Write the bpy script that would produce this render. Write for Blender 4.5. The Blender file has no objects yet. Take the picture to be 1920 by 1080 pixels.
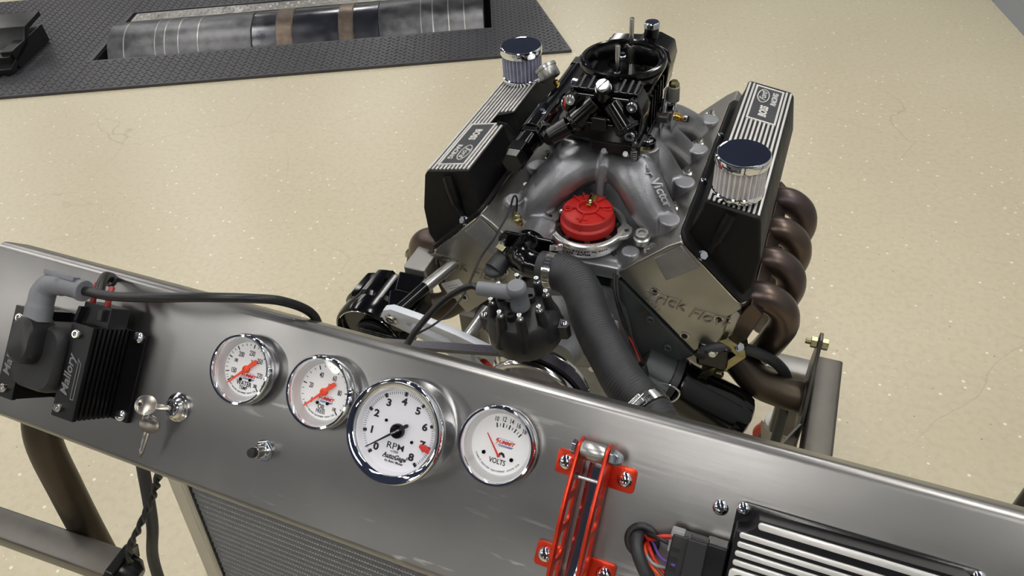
import bpy, bmesh, math, random
from mathutils import Vector as V, Matrix

# ------------------------------------------------------------------ camera, light, exposure
scene = bpy.context.scene
COL = scene.collection
cam_d = bpy.data.cameras.new('camera')
cam_d.sensor_width = 36.0
cam_d.lens = 1387.0 / 1920.0 * 36.0
cam_d.clip_start = 0.02
cam = bpy.data.objects.new('camera', cam_d)
COL.objects.link(cam)
CR = V((0.92374, 0.37681, -0.06795)); CD = V((0.20712, -0.63909, -0.74042)); CF = V((-0.32282, 0.67015, -0.66916))
cam.matrix_world = Matrix(((CR.x, -CD.x, -CF.x, 0.285), (CR.y, -CD.y, -CF.y, 0.0), (CR.z, -CD.z, -CF.z, 1.5), (0, 0, 0, 1)))
scene.camera = cam
world = bpy.data.worlds.new('room_air'); scene.world = world
world.use_nodes = True
bgn = world.node_tree.nodes['Background']
bgn.inputs[0].default_value = (0.55, 0.56, 0.60, 1)
bgn.inputs[1].default_value = 0.05
LAMP_W = 16.0          # emission of each ceiling lamp's diffuser
LAMP_TINT = (1.0, 0.975, 0.93)
scene.view_settings.view_transform = 'Standard'
scene.view_settings.look = 'None'
scene.view_settings.gamma = 1.0
scene.view_settings.use_curve_mapping = False
scene.view_settings.exposure = 0.12
random.seed(7)
R = math.radians
PI = math.pi

# ------------------------------------------------------------------ materials
def lin(r, g, b):
    f = lambda c: (c / 255.0 / 12.92) if c / 255.0 <= 0.04045 else ((c / 255.0 + 0.055) / 1.055) ** 2.4
    return (f(r), f(g), f(b), 1.0)
MATS = {}
def mat(name, rgb, metal=0.0, rough=0.5, rgb2=None, nscale=20.0, bump=0.0, bscale=None, rvar=0.0, coat=0.0, spec=0.5, stretch=None, aniso=0.0, edge=(0.35, 0.65)):
    m = bpy.data.materials.new(name); m.use_nodes = True
    nt = m.node_tree; N = nt.nodes; L = nt.links
    p = N['Principled BSDF']
    p.inputs['Base Color'].default_value = lin(*rgb)
    p.inputs['Metallic'].default_value = metal
    p.inputs['Roughness'].default_value = rough
    rlo, rhi = max(0.02, rough - rvar), rough + rvar
    if rlo < 0.276 < rhi: rlo, rhi = (0.28, rhi) if rough >= 0.276 else (rlo, 0.268)
    p.inputs['Specular IOR Level'].default_value = spec
    p.inputs['Coat Weight'].default_value = coat
    p.inputs['Coat Roughness'].default_value = 0.06
    if aniso: p.inputs['Anisotropic'].default_value = aniso
    tc = N.new('ShaderNodeTexCoord'); src = tc.outputs['Object']
    if stretch:
        mp = N.new('ShaderNodeMapping'); mp.inputs['Scale'].default_value = stretch
        L.new(src, mp.inputs[0]); src = mp.outputs[0]
    if rgb2 or rvar:
        n = N.new('ShaderNodeTexNoise'); n.inputs['Scale'].default_value = nscale; n.inputs['Detail'].default_value = 4
        L.new(src, n.inputs['Vector'])
        if rgb2:
            r = N.new('ShaderNodeValToRGB')
            r.color_ramp.elements[0].position = edge[0]; r.color_ramp.elements[1].position = edge[1]
            r.color_ramp.elements[0].color = lin(*rgb); r.color_ramp.elements[1].color = lin(*rgb2)
            L.new(n.outputs[0], r.inputs[0]); L.new(r.outputs[0], p.inputs['Base Color'])
        if rvar:
            mr = N.new('ShaderNodeMapRange'); mr.inputs['From Min'].default_value = 0.3; mr.inputs['From Max'].default_value = 0.7
            mr.inputs['To Min'].default_value = rlo; mr.inputs['To Max'].default_value = rhi
            L.new(n.outputs[0], mr.inputs['Value']); L.new(mr.outputs[0], p.inputs['Roughness'])
    if bump:
        b = N.new('ShaderNodeTexNoise'); b.inputs['Scale'].default_value = bscale or 300; b.inputs['Detail'].default_value = 3
        L.new(src, b.inputs['Vector'])
        bm = N.new('ShaderNodeBump'); bm.inputs['Strength'].default_value = bump; bm.inputs['Distance'].default_value = 0.001
        L.new(b.outputs[0], bm.inputs['Height']); L.new(bm.outputs[0], p.inputs['Normal'])
    MATS[name] = m
    return m

mat('gauge_ring', (214, 214, 214), 0.7, 0.34)
mat('billet', (226, 226, 225), 0.8, 0.24)
mat('cast_aluminium', (138, 139, 143), 0.8, 0.40, (156, 157, 161), 30, 0.35, 450)
mat('machined_aluminium', (176, 174, 168), 1.0, 0.33, (164, 162, 156), 14, 0.1, 600, 0.05)
mat('satin_aluminium', (178, 178, 176), 1.0, 0.32, None, 30, 0.1, 700, 0.06)
mat('bright_aluminium', (222, 220, 216), 1.0, 0.16, None, 30, 0, None, 0.05)
mat('polished_aluminium', (226, 224, 220), 1.0, 0.07)
mat('chrome', (232, 234, 238), 1.0, 0.04)
mat('zinc', (206, 210, 216), 1.0, 0.16, None, 60, 0, None, 0.06)
mat('key_metal', (150, 144, 136), 1.0, 0.24)
mat('sleeve_red', (150, 46, 44), 0.0, 0.45)
mat('stainless', (196, 194, 190), 1.0, 0.2, None, 60, 0, None, 0.06)
mat('brass', (206, 168, 92), 1.0, 0.22)
mat('yellow_zinc', (170, 160, 118), 1.0, 0.25, (140, 138, 112), 60)
mat('black_wrinkle', (8, 8, 9), 0.0, 0.5, (12, 12, 13), 40, 0.4, 700, 0.05, spec=0.35)
mat('black_gloss', (5, 5, 6), 0.0, 0.14)
mat('black_anodised', (16, 16, 18), 0.3, 0.30, None, 40, 0.05, 800, 0.06)
mat('black_plastic', (24, 24, 26), 0.0, 0.42, (30, 30, 32), 50, 0.12, 500, 0.05)
mat('black_matte', (28, 28, 30), 0.0, 0.6, (34, 34, 36), 50, 0.15, 500)
mat('black_satin', (16, 16, 18), 0.0, 0.26, None, 40, 0.05, 500, 0.05)
mat('rubber', (38, 39, 42), 0.0, 0.5, (46, 47, 51), 30, 0.15, 500)
mat('wire_black', (22, 22, 24), 0.0, 0.38)
mat('boot_grey', (112, 114, 120), 0.0, 0.42, (122, 124, 130), 30)
mat('boss_face', (214, 218, 225), 0.25, 0.5)
mat('letter_dull', (150, 146, 138), 0.9, 0.4)
mat('fin_silver', (216, 214, 211), 0.5, 0.38, None, 60, 0.1, 600, 0.06)
mat('badge_grey', (58, 60, 64), 0.2, 0.55, None, 40, 0.3, 700, 0.05)
mat('red_plastic', (190, 38, 34), 0.0, 0.42, (180, 34, 31), 40)
mat('red_anodised', (214, 66, 40), 0.75, 0.30, (196, 52, 32), 40, 0.1, 600, 0.05)
mat('red_wheel', (206, 58, 36), 0.0, 0.4)
mat('red_print', (206, 50, 40), 0.0, 0.5)
mat('needle_orange', (240, 78, 40), 0.0, 0.45)
mat('needle_red', (206, 52, 44), 0.0, 0.45)
mat('needle_black', (14, 14, 15), 0.0, 0.4)
mat('blue_print', (52, 84, 168), 0.0, 0.5)
mat('black_print', (16, 16, 17), 0.0, 0.55)
mat('grey_print', (120, 120, 122), 0.0, 0.55)
mat('white_print', (216, 216, 218), 0.0, 0.5)
mat('dial_white', (244, 244, 245), 0.0, 0.5)
mat('dial_silver', (236, 236, 242), 0.1, 0.42)
mat('wire_red', (206, 48, 34), 0.0, 0.4)
mat('wire_orange', (220, 84, 40), 0.0, 0.4)
mat('wire_white', (200, 198, 192), 0.0, 0.4)
mat('wire_purple', (98, 70, 160), 0.0, 0.4)
mat('wire_grey', (140, 140, 142), 0.0, 0.4)
mat('blue_plastic', (36, 62, 150), 0.0, 0.4)
mat('block_paint', (70, 74, 76), 0.35, 0.45, (80, 84, 86), 12, 0.25, 260)
mat('raw_steel', (82, 80, 78), 0.85, 0.36, (108, 104, 98), 9, 0.1, 300, 0.1)
mat('brown_steel', (66, 60, 54), 0.8, 0.4, (88, 78, 66), 7, 0.1, 300, 0.1)
mat('grey_steel', (170, 168, 164), 0.8, 0.4, (150, 148, 144), 10, 0.1, 300)
mat('header_steel', (104, 90, 78), 0.9, 0.34, (88, 78, 80), 11, 0.08, 200, 0.08)
mat('filter_blue_grey', (168, 170, 188), 0.0, 0.75, (150, 152, 172), 60, 0.4, 900)
mat('filter_white', (226, 222, 220), 0.0, 0.75, (212, 208, 208), 60, 0.4, 900)
mat('belt_glint', (66, 64, 72), 0.2, 0.30, (78, 76, 86), 300)
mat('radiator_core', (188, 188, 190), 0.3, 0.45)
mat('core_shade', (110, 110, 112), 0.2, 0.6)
mat('dyno_steel', (84, 84, 87), 0.9, 0.36, (112, 112, 114), 16, 0.1, 200, 0.06)
mat('dyno_shaft', (116, 116, 120), 0.95, 0.2, None, 20, 0, None, 0.05)
mat('dyno_band', (112, 100, 90), 0.75, 0.34, (132, 116, 102), 30, 0.1, 300)
mat('tread_black', (58, 58, 62), 0.2, 0.40, (68, 68, 72), 5, 0.2, 300, 0.06)
mat('tread_bright', (186, 184, 180), 0.9, 0.34, (150, 148, 144), 14, 0.1, 300, 0.08)
mat('pit_dark', (14, 14, 15), 0.0, 0.7)
mat('wall_paint', (176, 180, 186), 0.0, 0.6, (170, 174, 180), 3, 0.1, 200)
mat('wall_lower', (190, 184, 174), 0.0, 0.6)
mat('skirting', (150, 156, 164), 0.0, 0.45)
mat('ceiling_dark', (60, 74, 116), 0.0, 0.7)
mat('lamp_housing', (200, 200, 200), 0.2, 0.4)

def lens_material():
    m = bpy.data.materials.new('gauge_glass'); m.use_nodes = True
    nt = m.node_tree; nt.nodes.clear()
    o = nt.nodes.new('ShaderNodeOutputMaterial'); mx = nt.nodes.new('ShaderNodeMixShader')
    t = nt.nodes.new('ShaderNodeBsdfTransparent'); g = nt.nodes.new('ShaderNodeBsdfGlossy')
    g.inputs['Roughness'].default_value = 0.02
    lw = nt.nodes.new('ShaderNodeLayerWeight'); lw.inputs['Blend'].default_value = 0.5
    pw = nt.nodes.new('ShaderNodeMath'); pw.operation = 'POWER'; pw.inputs[1].default_value = 5.0; nt.links.new(lw.outputs['Facing'], pw.inputs[0])
    fr = nt.nodes.new('ShaderNodeMath'); fr.operation = 'MULTIPLY_ADD'; fr.inputs[1].default_value = 0.9; fr.inputs[2].default_value = 0.022; nt.links.new(pw.outputs[0], fr.inputs[0])
    nt.links.new(fr.outputs[0], mx.inputs[0]); nt.links.new(t.outputs[0], mx.inputs[1]); nt.links.new(g.outputs[0], mx.inputs[2])
    nt.links.new(mx.outputs[0], o.inputs[0])
    MATS['gauge_glass'] = m
lens_material()

def panel_material():
    m = mat('panel_aluminium', (150, 148, 146), 1.0, 0.30)
    nt = m.node_tree; N = nt.nodes; L = nt.links; p = N['Principled BSDF']
    tc = N.new('ShaderNodeTexCoord')
    def noise(scale, stretch, detail=4, rot=(0, 0, 0)):
        mp = N.new('ShaderNodeMapping'); mp.inputs['Scale'].default_value = stretch; mp.inputs['Rotation'].default_value = rot
        L.new(tc.outputs['Object'], mp.inputs[0])
        n = N.new('ShaderNodeTexNoise'); n.inputs['Scale'].default_value = scale; n.inputs['Detail'].default_value = detail
        L.new(mp.outputs[0], n.inputs['Vector']); return n.outputs[0]
    def ramp(src, a, b, ca, cb):
        r = N.new('ShaderNodeValToRGB'); r.color_ramp.elements[0].position = a; r.color_ramp.elements[1].position = b
        r.color_ramp.elements[0].color = ca; r.color_ramp.elements[1].color = cb
        L.new(src, r.inputs[0]); return r.outputs[0]
    base = ramp(noise(5, (1, 1, 1), 5), 0.3, 0.72, lin(132, 131, 131), lin(154, 152, 150))
    scuff = ramp(noise(60, (0.35, 2.2, 2.2), 6), 0.62, 0.70, (0, 0, 0, 1), (1, 1, 1, 1))
    patch = ramp(noise(3.2, (1, 2.4, 2.4), 3), 0.5, 0.62, (0, 0, 0, 1), (1, 1, 1, 1))
    mul = N.new('ShaderNodeMixRGB'); mul.blend_type = 'MULTIPLY'; mul.inputs[0].default_value = 1
    L.new(scuff, mul.inputs[1]); L.new(patch, mul.inputs[2])
    mx = N.new('ShaderNodeMixRGB'); mx.inputs[2].default_value = lin(214, 212, 208)
    L.new(mul.outputs[0], mx.inputs[0]); L.new(base, mx.inputs[1]); L.new(mx.outputs[0], p.inputs['Base Color'])
    rr = ramp(noise(9, (1, 1.6, 1.6), 6), 0.3, 0.7, (0.285, 0.285, 0.285, 1), (0.35, 0.35, 0.35, 1))
    L.new(rr, p.inputs['Roughness'])
    bm = N.new('ShaderNodeBump'); bm.inputs['Strength'].default_value = 0.10; bm.inputs['Distance'].default_value = 0.0006
    L.new(noise(240, (0.08, 1, 1), 3), bm.inputs['Height'])
    bm2 = N.new('ShaderNodeBump'); bm2.inputs['Strength'].default_value = 0.2; bm2.inputs['Distance'].default_value = 0.004
    L.new(noise(7, (1, 1, 1), 1), bm2.inputs['Height']); L.new(bm.outputs[0], bm2.inputs['Normal']); L.new(bm2.outputs[0], p.inputs['Normal'])
panel_material()

def floor_material():
    m = mat('floor_vinyl', (200, 186, 152), 0.0, 0.30)
    nt = m.node_tree; N = nt.nodes; L = nt.links; p = N['Principled BSDF']
    tc = N.new('ShaderNodeTexCoord'); src = tc.outputs['Object']
    def ramp(s, a, b, ca, cb):
        r = N.new('ShaderNodeValToRGB'); r.color_ramp.elements[0].position = a; r.color_ramp.elements[1].position = b
        r.color_ramp.elements[0].color = ca; r.color_ramp.elements[1].color = cb
        L.new(s, r.inputs[0]); return r.outputs[0]
    def noise(scale, detail=4, stretch=(1, 1, 1), rot=0.0):
        mp = N.new('ShaderNodeMapping'); mp.inputs['Scale'].default_value = stretch; mp.inputs['Rotation'].default_value = (0, 0, rot)
        L.new(src, mp.inputs[0])
        n = N.new('ShaderNodeTexNoise'); n.inputs['Scale'].default_value = scale; n.inputs['Detail'].default_value = detail
        L.new(mp.outputs[0], n.inputs['Vector']); return n.outputs[0]
    def mix(f, a, b):
        x = N.new('ShaderNodeMixRGB'); L.new(f, x.inputs[0]); L.new(a, x.inputs[1])
        if isinstance(b, tuple): x.inputs[2].default_value = b
        else: L.new(b, x.inputs[2])
        return x.outputs[0]
    K, W = (0, 0, 0, 1), (1, 1, 1, 1)
    base = ramp(noise(1.1, 6), 0.3, 0.7, lin(203, 193, 165), lin(211, 201, 174))
    mott = mix(ramp(noise(55, 5), 0.45, 0.75, K, (0.30, 0.30, 0.30, 1)), base, lin(172, 160, 132))
    def flecks(scale, th, prob):
        v = N.new('ShaderNodeTexVoronoi'); v.inputs['Scale'].default_value = scale; L.new(src, v.inputs['Vector'])
        d = ramp(v.outputs['Distance'], th * 0.7, th, W, K)
        sp = N.new('ShaderNodeSeparateColor'); L.new(v.outputs['Color'], sp.inputs[0])
        k = ramp(sp.outputs[0], prob, prob + 0.01, W, K)
        x = N.new('ShaderNodeMixRGB'); x.blend_type = 'MULTIPLY'; x.inputs[0].default_value = 1
        L.new(d, x.inputs[1]); L.new(k, x.inputs[2]); return x.outputs[0]
    c = mix(flecks(36, 0.17, 0.22), mott, lin(240, 236, 222))
    c = mix(flecks(75, 0.16, 0.16), c, lin(230, 224, 206))
    c = mix(flecks(48, 0.10, 0.10), c, lin(120, 106, 84))
    cr = N.new('ShaderNodeTexVoronoi'); cr.feature = 'DISTANCE_TO_EDGE'; cr.inputs['Scale'].default_value = 1.7
    wob = N.new('ShaderNodeMixRGB'); wob.blend_type = 'ADD'; wob.inputs[0].default_value = 0.10
    n2 = N.new('ShaderNodeTexNoise'); n2.inputs['Scale'].default_value = 5; L.new(src, n2.inputs['Vector'])
    L.new(src, wob.inputs[1]); L.new(n2.outputs['Color'], wob.inputs[2]); L.new(wob.outputs[0], cr.inputs['Vector'])
    crack = ramp(cr.outputs['Distance'], 0.0015, 0.004, (0.28, 0.28, 0.28, 1), K)
    gate = ramp(noise(1.6, 2), 0.5, 0.6, K, W)
    x = N.new('ShaderNodeMixRGB'); x.blend_type = 'MULTIPLY'; x.inputs[0].default_value = 1
    L.new(crack, x.inputs[1]); L.new(gate, x.inputs[2])
    c = mix(x.outputs[0], c, lin(118, 106, 84))
    L.new(c, p.inputs['Base Color'])
    L.new(ramp(noise(2.2, 6), 0.3, 0.7, (0.30, 0.30, 0.30, 1), (0.38, 0.38, 0.38, 1)), p.inputs['Roughness'])
    bm = N.new('ShaderNodeBump'); bm.inputs['Strength'].default_value = 0.12; bm.inputs['Distance'].default_value = 0.002
    L.new(noise(40, 4), bm.inputs['Height']); L.new(bm.outputs[0], p.inputs['Normal'])
floor_material()

# ------------------------------------------------------------------ mesh helpers
def Fr(o, x=None, y=None, z=None):
    """frame matrix from origin and two of three axes"""
    o = V(o)
    if z is not None and x is None and y is None:
        z = V(z).normalized(); a = V((1, 0, 0)) if abs(z.x) < 0.9 else V((0, 1, 0))
        x = (a - z * a.dot(z)).normalized(); y = z.cross(x)
    elif z is None: x = V(x).normalized(); y = V(y); y = (y - x * x.dot(y)).normalized(); z = x.cross(y)
    elif y is None: z = V(z).normalized(); x = V(x); x = (x - z * z.dot(x)).normalized(); y = z.cross(x)
    else: z = V(z).normalized(); y = V(y); y = (y - z * z.dot(y)).normalized(); x = y.cross(z)
    return Matrix(((x.x, y.x, z.x, o.x), (x.y, y.y, z.y, o.y), (x.z, y.z, z.z, o.z), (0, 0, 0, 1)))

def spline(pts, n=8):
    P = [V(p) for p in pts]; out = []
    for i in range(len(P) - 1):
        p0 = P[i - 1] if i else P[0] * 2 - P[1]; p1, p2 = P[i], P[i + 1]
        p3 = P[i + 2] if i + 2 < len(P) else P[-1] * 2 - P[-2]
        for k in range(n):
            t = k / n
            out.append(0.5 * ((2 * p1) + (p2 - p0) * t + (2 * p0 - 5 * p1 + 4 * p2 - p3) * t * t + (3 * p1 - p0 - 3 * p2 + p3) * t ** 3))
    out.append(P[-1]); return out

ROOT = {}
TXT = {}
class B:
    def __init__(s, T=None): s.v = []; s.f = []; s.T = T
    def add(s, vs, fs, T=None):
        k = len(s.v); M = None
        if s.T is not None: M = s.T
        if T is not None: M = (M @ T) if M is not None else T
        s.v += [(M @ V(p)) if M is not None else V(p) for p in vs]
        s.f += [tuple(i + k for i in f) for f in fs]; return s
    def box(s, c, d, T=None):
        x, y, z = c; a, b, e = d[0] / 2, d[1] / 2, d[2] / 2
        vs = [(x + i * a, y + j * b, z + k * e) for k in (-1, 1) for j in (-1, 1) for i in (-1, 1)]
        return s.add(vs, [(0, 2, 3, 1), (4, 5, 7, 6), (0, 1, 5, 4), (2, 6, 7, 3), (0, 4, 6, 2), (1, 3, 7, 5)], T)
    def prism(s, poly, a, b, T=None):
        n = len(poly); vs = [(p[0], p[1], a) for p in poly] + [(p[0], p[1], b) for p in poly]
        return s.add(vs, [tuple(reversed(range(n))), tuple(range(n, 2 * n))] + [(i, (i + 1) % n, n + (i + 1) % n, n + i) for i in range(n)], T)
    def lathe(s, prof, T=None, n=40, wob=None):
        vs = []; rings = []
        for j, (r, z) in enumerate(prof):
            if r < 1e-6: rings.append([len(vs)]); vs.append((0, 0, z))
            else:
                ring = []
                for i in range(n):
                    a = 2 * PI * i / n; rr = r * (wob(i, j) if wob else 1)
                    ring.append(len(vs)); vs.append((rr * math.cos(a), rr * math.sin(a), z))
                rings.append(ring)
        fs = []
        for A, C in zip(rings, rings[1:]):
            for i in range(n):
                k = (i + 1) % n
                if len(A) == 1 and len(C) == 1: continue
                if len(A) == 1: fs.append((A[0], C[k], C[i]))
                elif len(C) == 1: fs.append((A[i], A[k], C[0]))
                else: fs.append((A[i], A[k], C[k], C[i]))
        return s.add(vs, fs, T)
    def cyl(s, p0, p1, r0, r1=None, n=24, T=None):
        p0, p1 = V(p0), V(p1); h = (p1 - p0).length; r1 = r0 if r1 is None else r1
        F = Fr(p0, z=(p1 - p0)); F = (T @ F) if T is not None else F
        return s.lathe([(0, 0), (r0, 0), (r1, h), (0, h)], F, n)
    def tube(s, pts, r, n=12, flat=1.0, up=None, cap=True, T=None):
        P = [V(p) for p in pts]; m = len(P); vs = []; fs = []
        rs = r if isinstance(r, (list, tuple)) else [r] * m
        t0 = (P[1] - P[0]).normalized(); a = V(up) if up else (V((0, 0, 1)) if abs(t0.z) < 0.9 else V((1, 0, 0)))
        u = (a - t0 * a.dot(t0)).normalized()
        for i in range(m):
            t = ((P[min(i + 1, m - 1)] - P[max(i - 1, 0)])).normalized()
            u = (u - t * u.dot(t)).normalized(); w = t.cross(u)
            for k in range(n):
                q = 2 * PI * k / n; vs.append(P[i] + u * (rs[i] * flat * math.cos(q)) + w * (rs[i] * math.sin(q)))
        for i in range(m - 1):
            for k in range(n):
                l = (k + 1) % n; fs.append((i * n + k, i * n + l, (i + 1) * n + l, (i + 1) * n + k))
        if cap: fs += [tuple(reversed(range(n))), tuple(range((m - 1) * n, m * n))]
        return s.add(vs, fs, T)
    def loft(s, rings, T=None, caps=True):
        n = len(rings[0]); vs = [p for r in rings for p in r]; fs = []
        for i in range(len(rings) - 1):
            for k in range(n):
                l = (k + 1) % n; fs.append((i * n + k, i * n + l, (i + 1) * n + l, (i + 1) * n + k))
        if caps: fs += [tuple(reversed(range(n))), tuple(range((len(rings) - 1) * n, len(rings) * n))]
        return s.add(vs, fs, T)
    def ball(s, c, r, n=16, sz=1.0, T=None):
        c = V(c); M = Matrix.Translation(c); M = (T @ M) if T is not None else M
        return s.lathe([(r * math.sin(PI * i / 10), -r * sz * math.cos(PI * i / 10)) for i in range(11)], M, n)
    def torus(s, Rr, r, T=None, n=40, m=10):
        vs = []; fs = []
        for i in range(n):
            a = 2 * PI * i / n
            for j in range(m):
                q = 2 * PI * j / m; x = Rr + r * math.cos(q); vs.append((x * math.cos(a), x * math.sin(a), r * math.sin(q)))
        for i in range(n):
            for j in range(m):
                i2, j2 = (i + 1) % n, (j + 1) % m; fs.append((i * m + j, i2 * m + j, i2 * m + j2, i * m + j2))
        return s.add(vs, fs, T)
    def curve2d(s, outlines, depth, T=None, bevel=0.0):
        """flat shape with holes, centred on its plane, real thickness"""
        c = bpy.data.curves.new('tmp', 'CURVE'); c.dimensions = '2D'; c.fill_mode = 'BOTH'; c.extrude = max(depth / 2 - bevel, 0); c.bevel_depth = bevel; c.bevel_resolution = 1
        for o in outlines:
            sp = c.splines.new('POLY'); sp.points.add(len(o) - 1); sp.use_cyclic_u = True
            for i, p in enumerate(o): sp.points[i].co = (p[0], p[1], 0, 1)
        return s._from_curve(c, T)
    def _from_curve(s, c, T):
        ob = bpy.data.objects.new('tmp', c); me = bpy.data.meshes.new_from_object(ob)
        s.add([v.co.copy() for v in me.vertices], [tuple(p.vertices) for p in me.polygons], T)
        bpy.data.objects.remove(ob); bpy.data.curves.remove(c); bpy.data.meshes.remove(me); return s
    def text(s, body, size, T, ext=0.0002, off=0.0, shear=0.0, sx=1.0, res=3):
        key = (body, round(off / size, 4), shear, res)
        if key not in TXT:
            c = bpy.data.curves.new('tmp', 'FONT'); c.body = body; c.size = 1.0; c.align_x = 'CENTER'; c.align_y = 'CENTER'
            c.offset = off / size; c.shear = shear; c.resolution_u = res; c.extrude = 0.5
            ob = bpy.data.objects.new('tmp', c); me = bpy.data.meshes.new_from_object(ob)
            TXT[key] = ([v.co.copy() for v in me.vertices], [tuple(p.vertices) for p in me.polygons])
            bpy.data.objects.remove(ob); bpy.data.curves.remove(c); bpy.data.meshes.remove(me)
        vs, fs = TXT[key]
        return s.add([(p.x * size * sx, p.y * size, (p.z + 0.5) * ext) for p in vs], fs, T)
    def build(s, name, m, parent=None, bevel=0.0, seg=2, smooth=38, label=None, remesh=0.0, relax=0):
        me = bpy.data.meshes.new(name)
        off = ROOT[parent.name] if parent else None
        if off is None:
            xs = [p.x for p in s.v]; ys = [p.y for p in s.v]; zs = [p.z for p in s.v]
            off = V(((min(xs) + max(xs)) / 2, (min(ys) + max(ys)) / 2, min(zs)))
        me.from_pydata([p - off for p in s.v], [], s.f)
        me.validate()
        bm = bmesh.new(); bm.from_mesh(me)
        bmesh.ops.remove_doubles(bm, verts=bm.verts, dist=1e-6)
        bmesh.ops.recalc_face_normals(bm, faces=bm.faces); bm.to_mesh(me); bm.free()
        o = bpy.data.objects.new(name, me); COL.objects.link(o)
        if remesh:
            r = o.modifiers.new('remesh', 'REMESH'); r.mode = 'VOXEL'; r.voxel_size = remesh; r.use_smooth_shade = True
            k = o.modifiers.new('smooth', 'SMOOTH'); k.iterations = relax; k.factor = 0.5
            dg = bpy.context.evaluated_depsgraph_get(); me2 = bpy.data.meshes.new_from_object(o.evaluated_get(dg))
            o.modifiers.clear(); o.data = me2; bpy.data.meshes.remove(me); me = me2; me.name = name
        me.polygons.foreach_set('use_smooth', [True] * len(me.polygons))
        if not remesh: me.set_sharp_from_angle(angle=R(smooth))
        me.materials.clear(); me.materials.append(MATS[m])
        if bevel:
            b = o.modifiers.new('bevel', 'BEVEL'); b.width = bevel; b.segments = seg; b.limit_method = 'ANGLE'; b.angle_limit = R(32); b.harden_normals = True
        if parent: o.parent = parent; ROOT[o.name] = ROOT[parent.name]
        else: o.location = off; ROOT[o.name] = off
        if label: o['label'] = label
        return o

def tag(o, label, cat, group=None):
    o['label'] = label; o['category'] = cat
    if group: o['group'] = group
    return o
def thing(name, label, cat, loc, group=None):
    o = bpy.data.objects.new(name, None); o.empty_display_size = 0.03; COL.objects.link(o)
    o.location = loc; ROOT[o.name] = V(loc)
    return tag(o, label, cat, group)
def inst(name, me, M, parent, m=None):
    """a part that shares mesh data; M is its world matrix"""
    o = bpy.data.objects.new(name, me); COL.objects.link(o)
    o.parent = parent; o.matrix_local = Matrix.Translation(-ROOT[parent.name]) @ M
    return o
def share(b, name, m, bevel=0.0, smooth=38):
    """mesh data only, for inst()"""
    me = bpy.data.meshes.new(name); me.from_pydata([tuple(p) for p in b.v], [], b.f); me.validate()
    bm = bmesh.new(); bm.from_mesh(me); bmesh.ops.remove_doubles(bm, verts=bm.verts, dist=1e-6); bmesh.ops.recalc_face_normals(bm, faces=bm.faces)
    if bevel: bmesh.ops.bevel(bm, geom=[e for e in bm.edges if len(e.link_faces) == 2 and e.calc_face_angle(0) > 0.6], offset=bevel, segments=2, profile=0.5, affect='EDGES')
    bm.to_mesh(me); bm.free()
    me.polygons.foreach_set('use_smooth', [True] * len(me.polygons)); me.set_sharp_from_angle(angle=R(smooth)); me.materials.append(MATS[m]); return me
def circ(cx, cy, r, n=24, a0=0.0): return [(cx + r * math.cos(a0 + 2 * PI * i / n), cy + r * math.sin(a0 + 2 * PI * i / n)) for i in range(n)]
def rrect(x0, y0, x1, y1, r, k=5):
    o = []
    for cx, cy, a in ((x1 - r, y1 - r, 0), (x0 + r, y1 - r, 90), (x0 + r, y0 + r, 180), (x1 - r, y0 + r, 270)):
        for i in range(k + 1):
            q = R(a + 90 * i / k); o.append((cx + r * math.cos(q), cy + r * math.sin(q)))
    return o

# panel frame: x = along the panel, y = up its 45 degree face, z = out of the face
PP = V((0.0, 0.33425, 0.97678)); PU = V((0, 0.7141, 0.7001)); PN = V((0, -0.7001, 0.7141))
def PF(sx, t, h=0.0, rot=0.0):
    return Fr(PP + V((sx, 0, 0)) + PU * t + PN * h, x=(1, 0, 0), y=PU) @ Matrix.Rotation(rot, 4, 'Z')
def pp(sx, t, h=0.0): return PP + V((sx, 0, 0)) + PU * t + PN * h

# shared fastener meshes, built around z = up
def pan_head():
    b = B(); b.lathe([(0.0062, 0), (0.0062, 0.0007), (0.0056, 0.0023), (0.0042, 0.0035), (0.0024, 0.0041), (0, 0.0043)], n=24)
    me_b = B(); me_b.v = b.v; me_b.f = b.f; return share(me_b, 'screw_head', 'chrome')
def cross_recess():
    b = B(); b.box((0, 0, 0.0042), (0.0052, 0.0011, 0.0006)); b.box((0, 0, 0.0042), (0.0011, 0.0052, 0.0006)); return share(b, 'cross_recess', 'black_matte')
def hex_bolt(r, h, flange, fh, mname, twelve=False):
    b = B()
    if flange: b.lathe([(flange, 0), (flange, fh * 0.6), (r * 1.15, fh), (0, fh)], n=24)
    if twelve:
        poly = []
        for i in range(24):
            a = 2 * PI * i / 24; q = r if i % 2 == 0 else r * 0.88; poly.append((q * math.cos(a), q * math.sin(a)))
    else: poly = circ(0, 0, r, 6)
    b.prism(poly, fh * 0.9 if flange else 0, fh + h)
    b.prism(circ(0, 0, r * 0.5, 6), fh + h - 0.001, fh + h + 0.0002)
    return share(b, 'bolt_head', mname)
ME_SCREW = pan_head(); ME_CROSS = cross_recess()
def screw(M, parent, scale=1.0):
    o = inst('screw', ME_SCREW, M @ Matrix.Scale(scale, 4), parent)
    c = bpy.data.objects.new('cross_recess', ME_CROSS); COL.objects.link(c); c.parent = o
    return o
ME_BOLT12 = hex_bolt(0.0052, 0.0075, 0.0098, 0.0035, 'stainless', True)
ME_BOLT12S = hex_bolt(0.0042, 0.006, 0.0072, 0.0028, 'stainless', True)
ME_HEX = hex_bolt(0.0062, 0.005, 0.0078, 0.002, 'zinc')
ME_HEXS = hex_bolt(0.0045, 0.004, 0.006, 0.0015, 'zinc')
ME_SOCKET = share(B().lathe([(0.0046, 0), (0.0046, 0.003), (0.0038, 0.0042), (0.0024, 0.0042), (0.0022, 0.0022), (0, 0.0022)], n=20), 'socket_screw', 'stainless')
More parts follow.
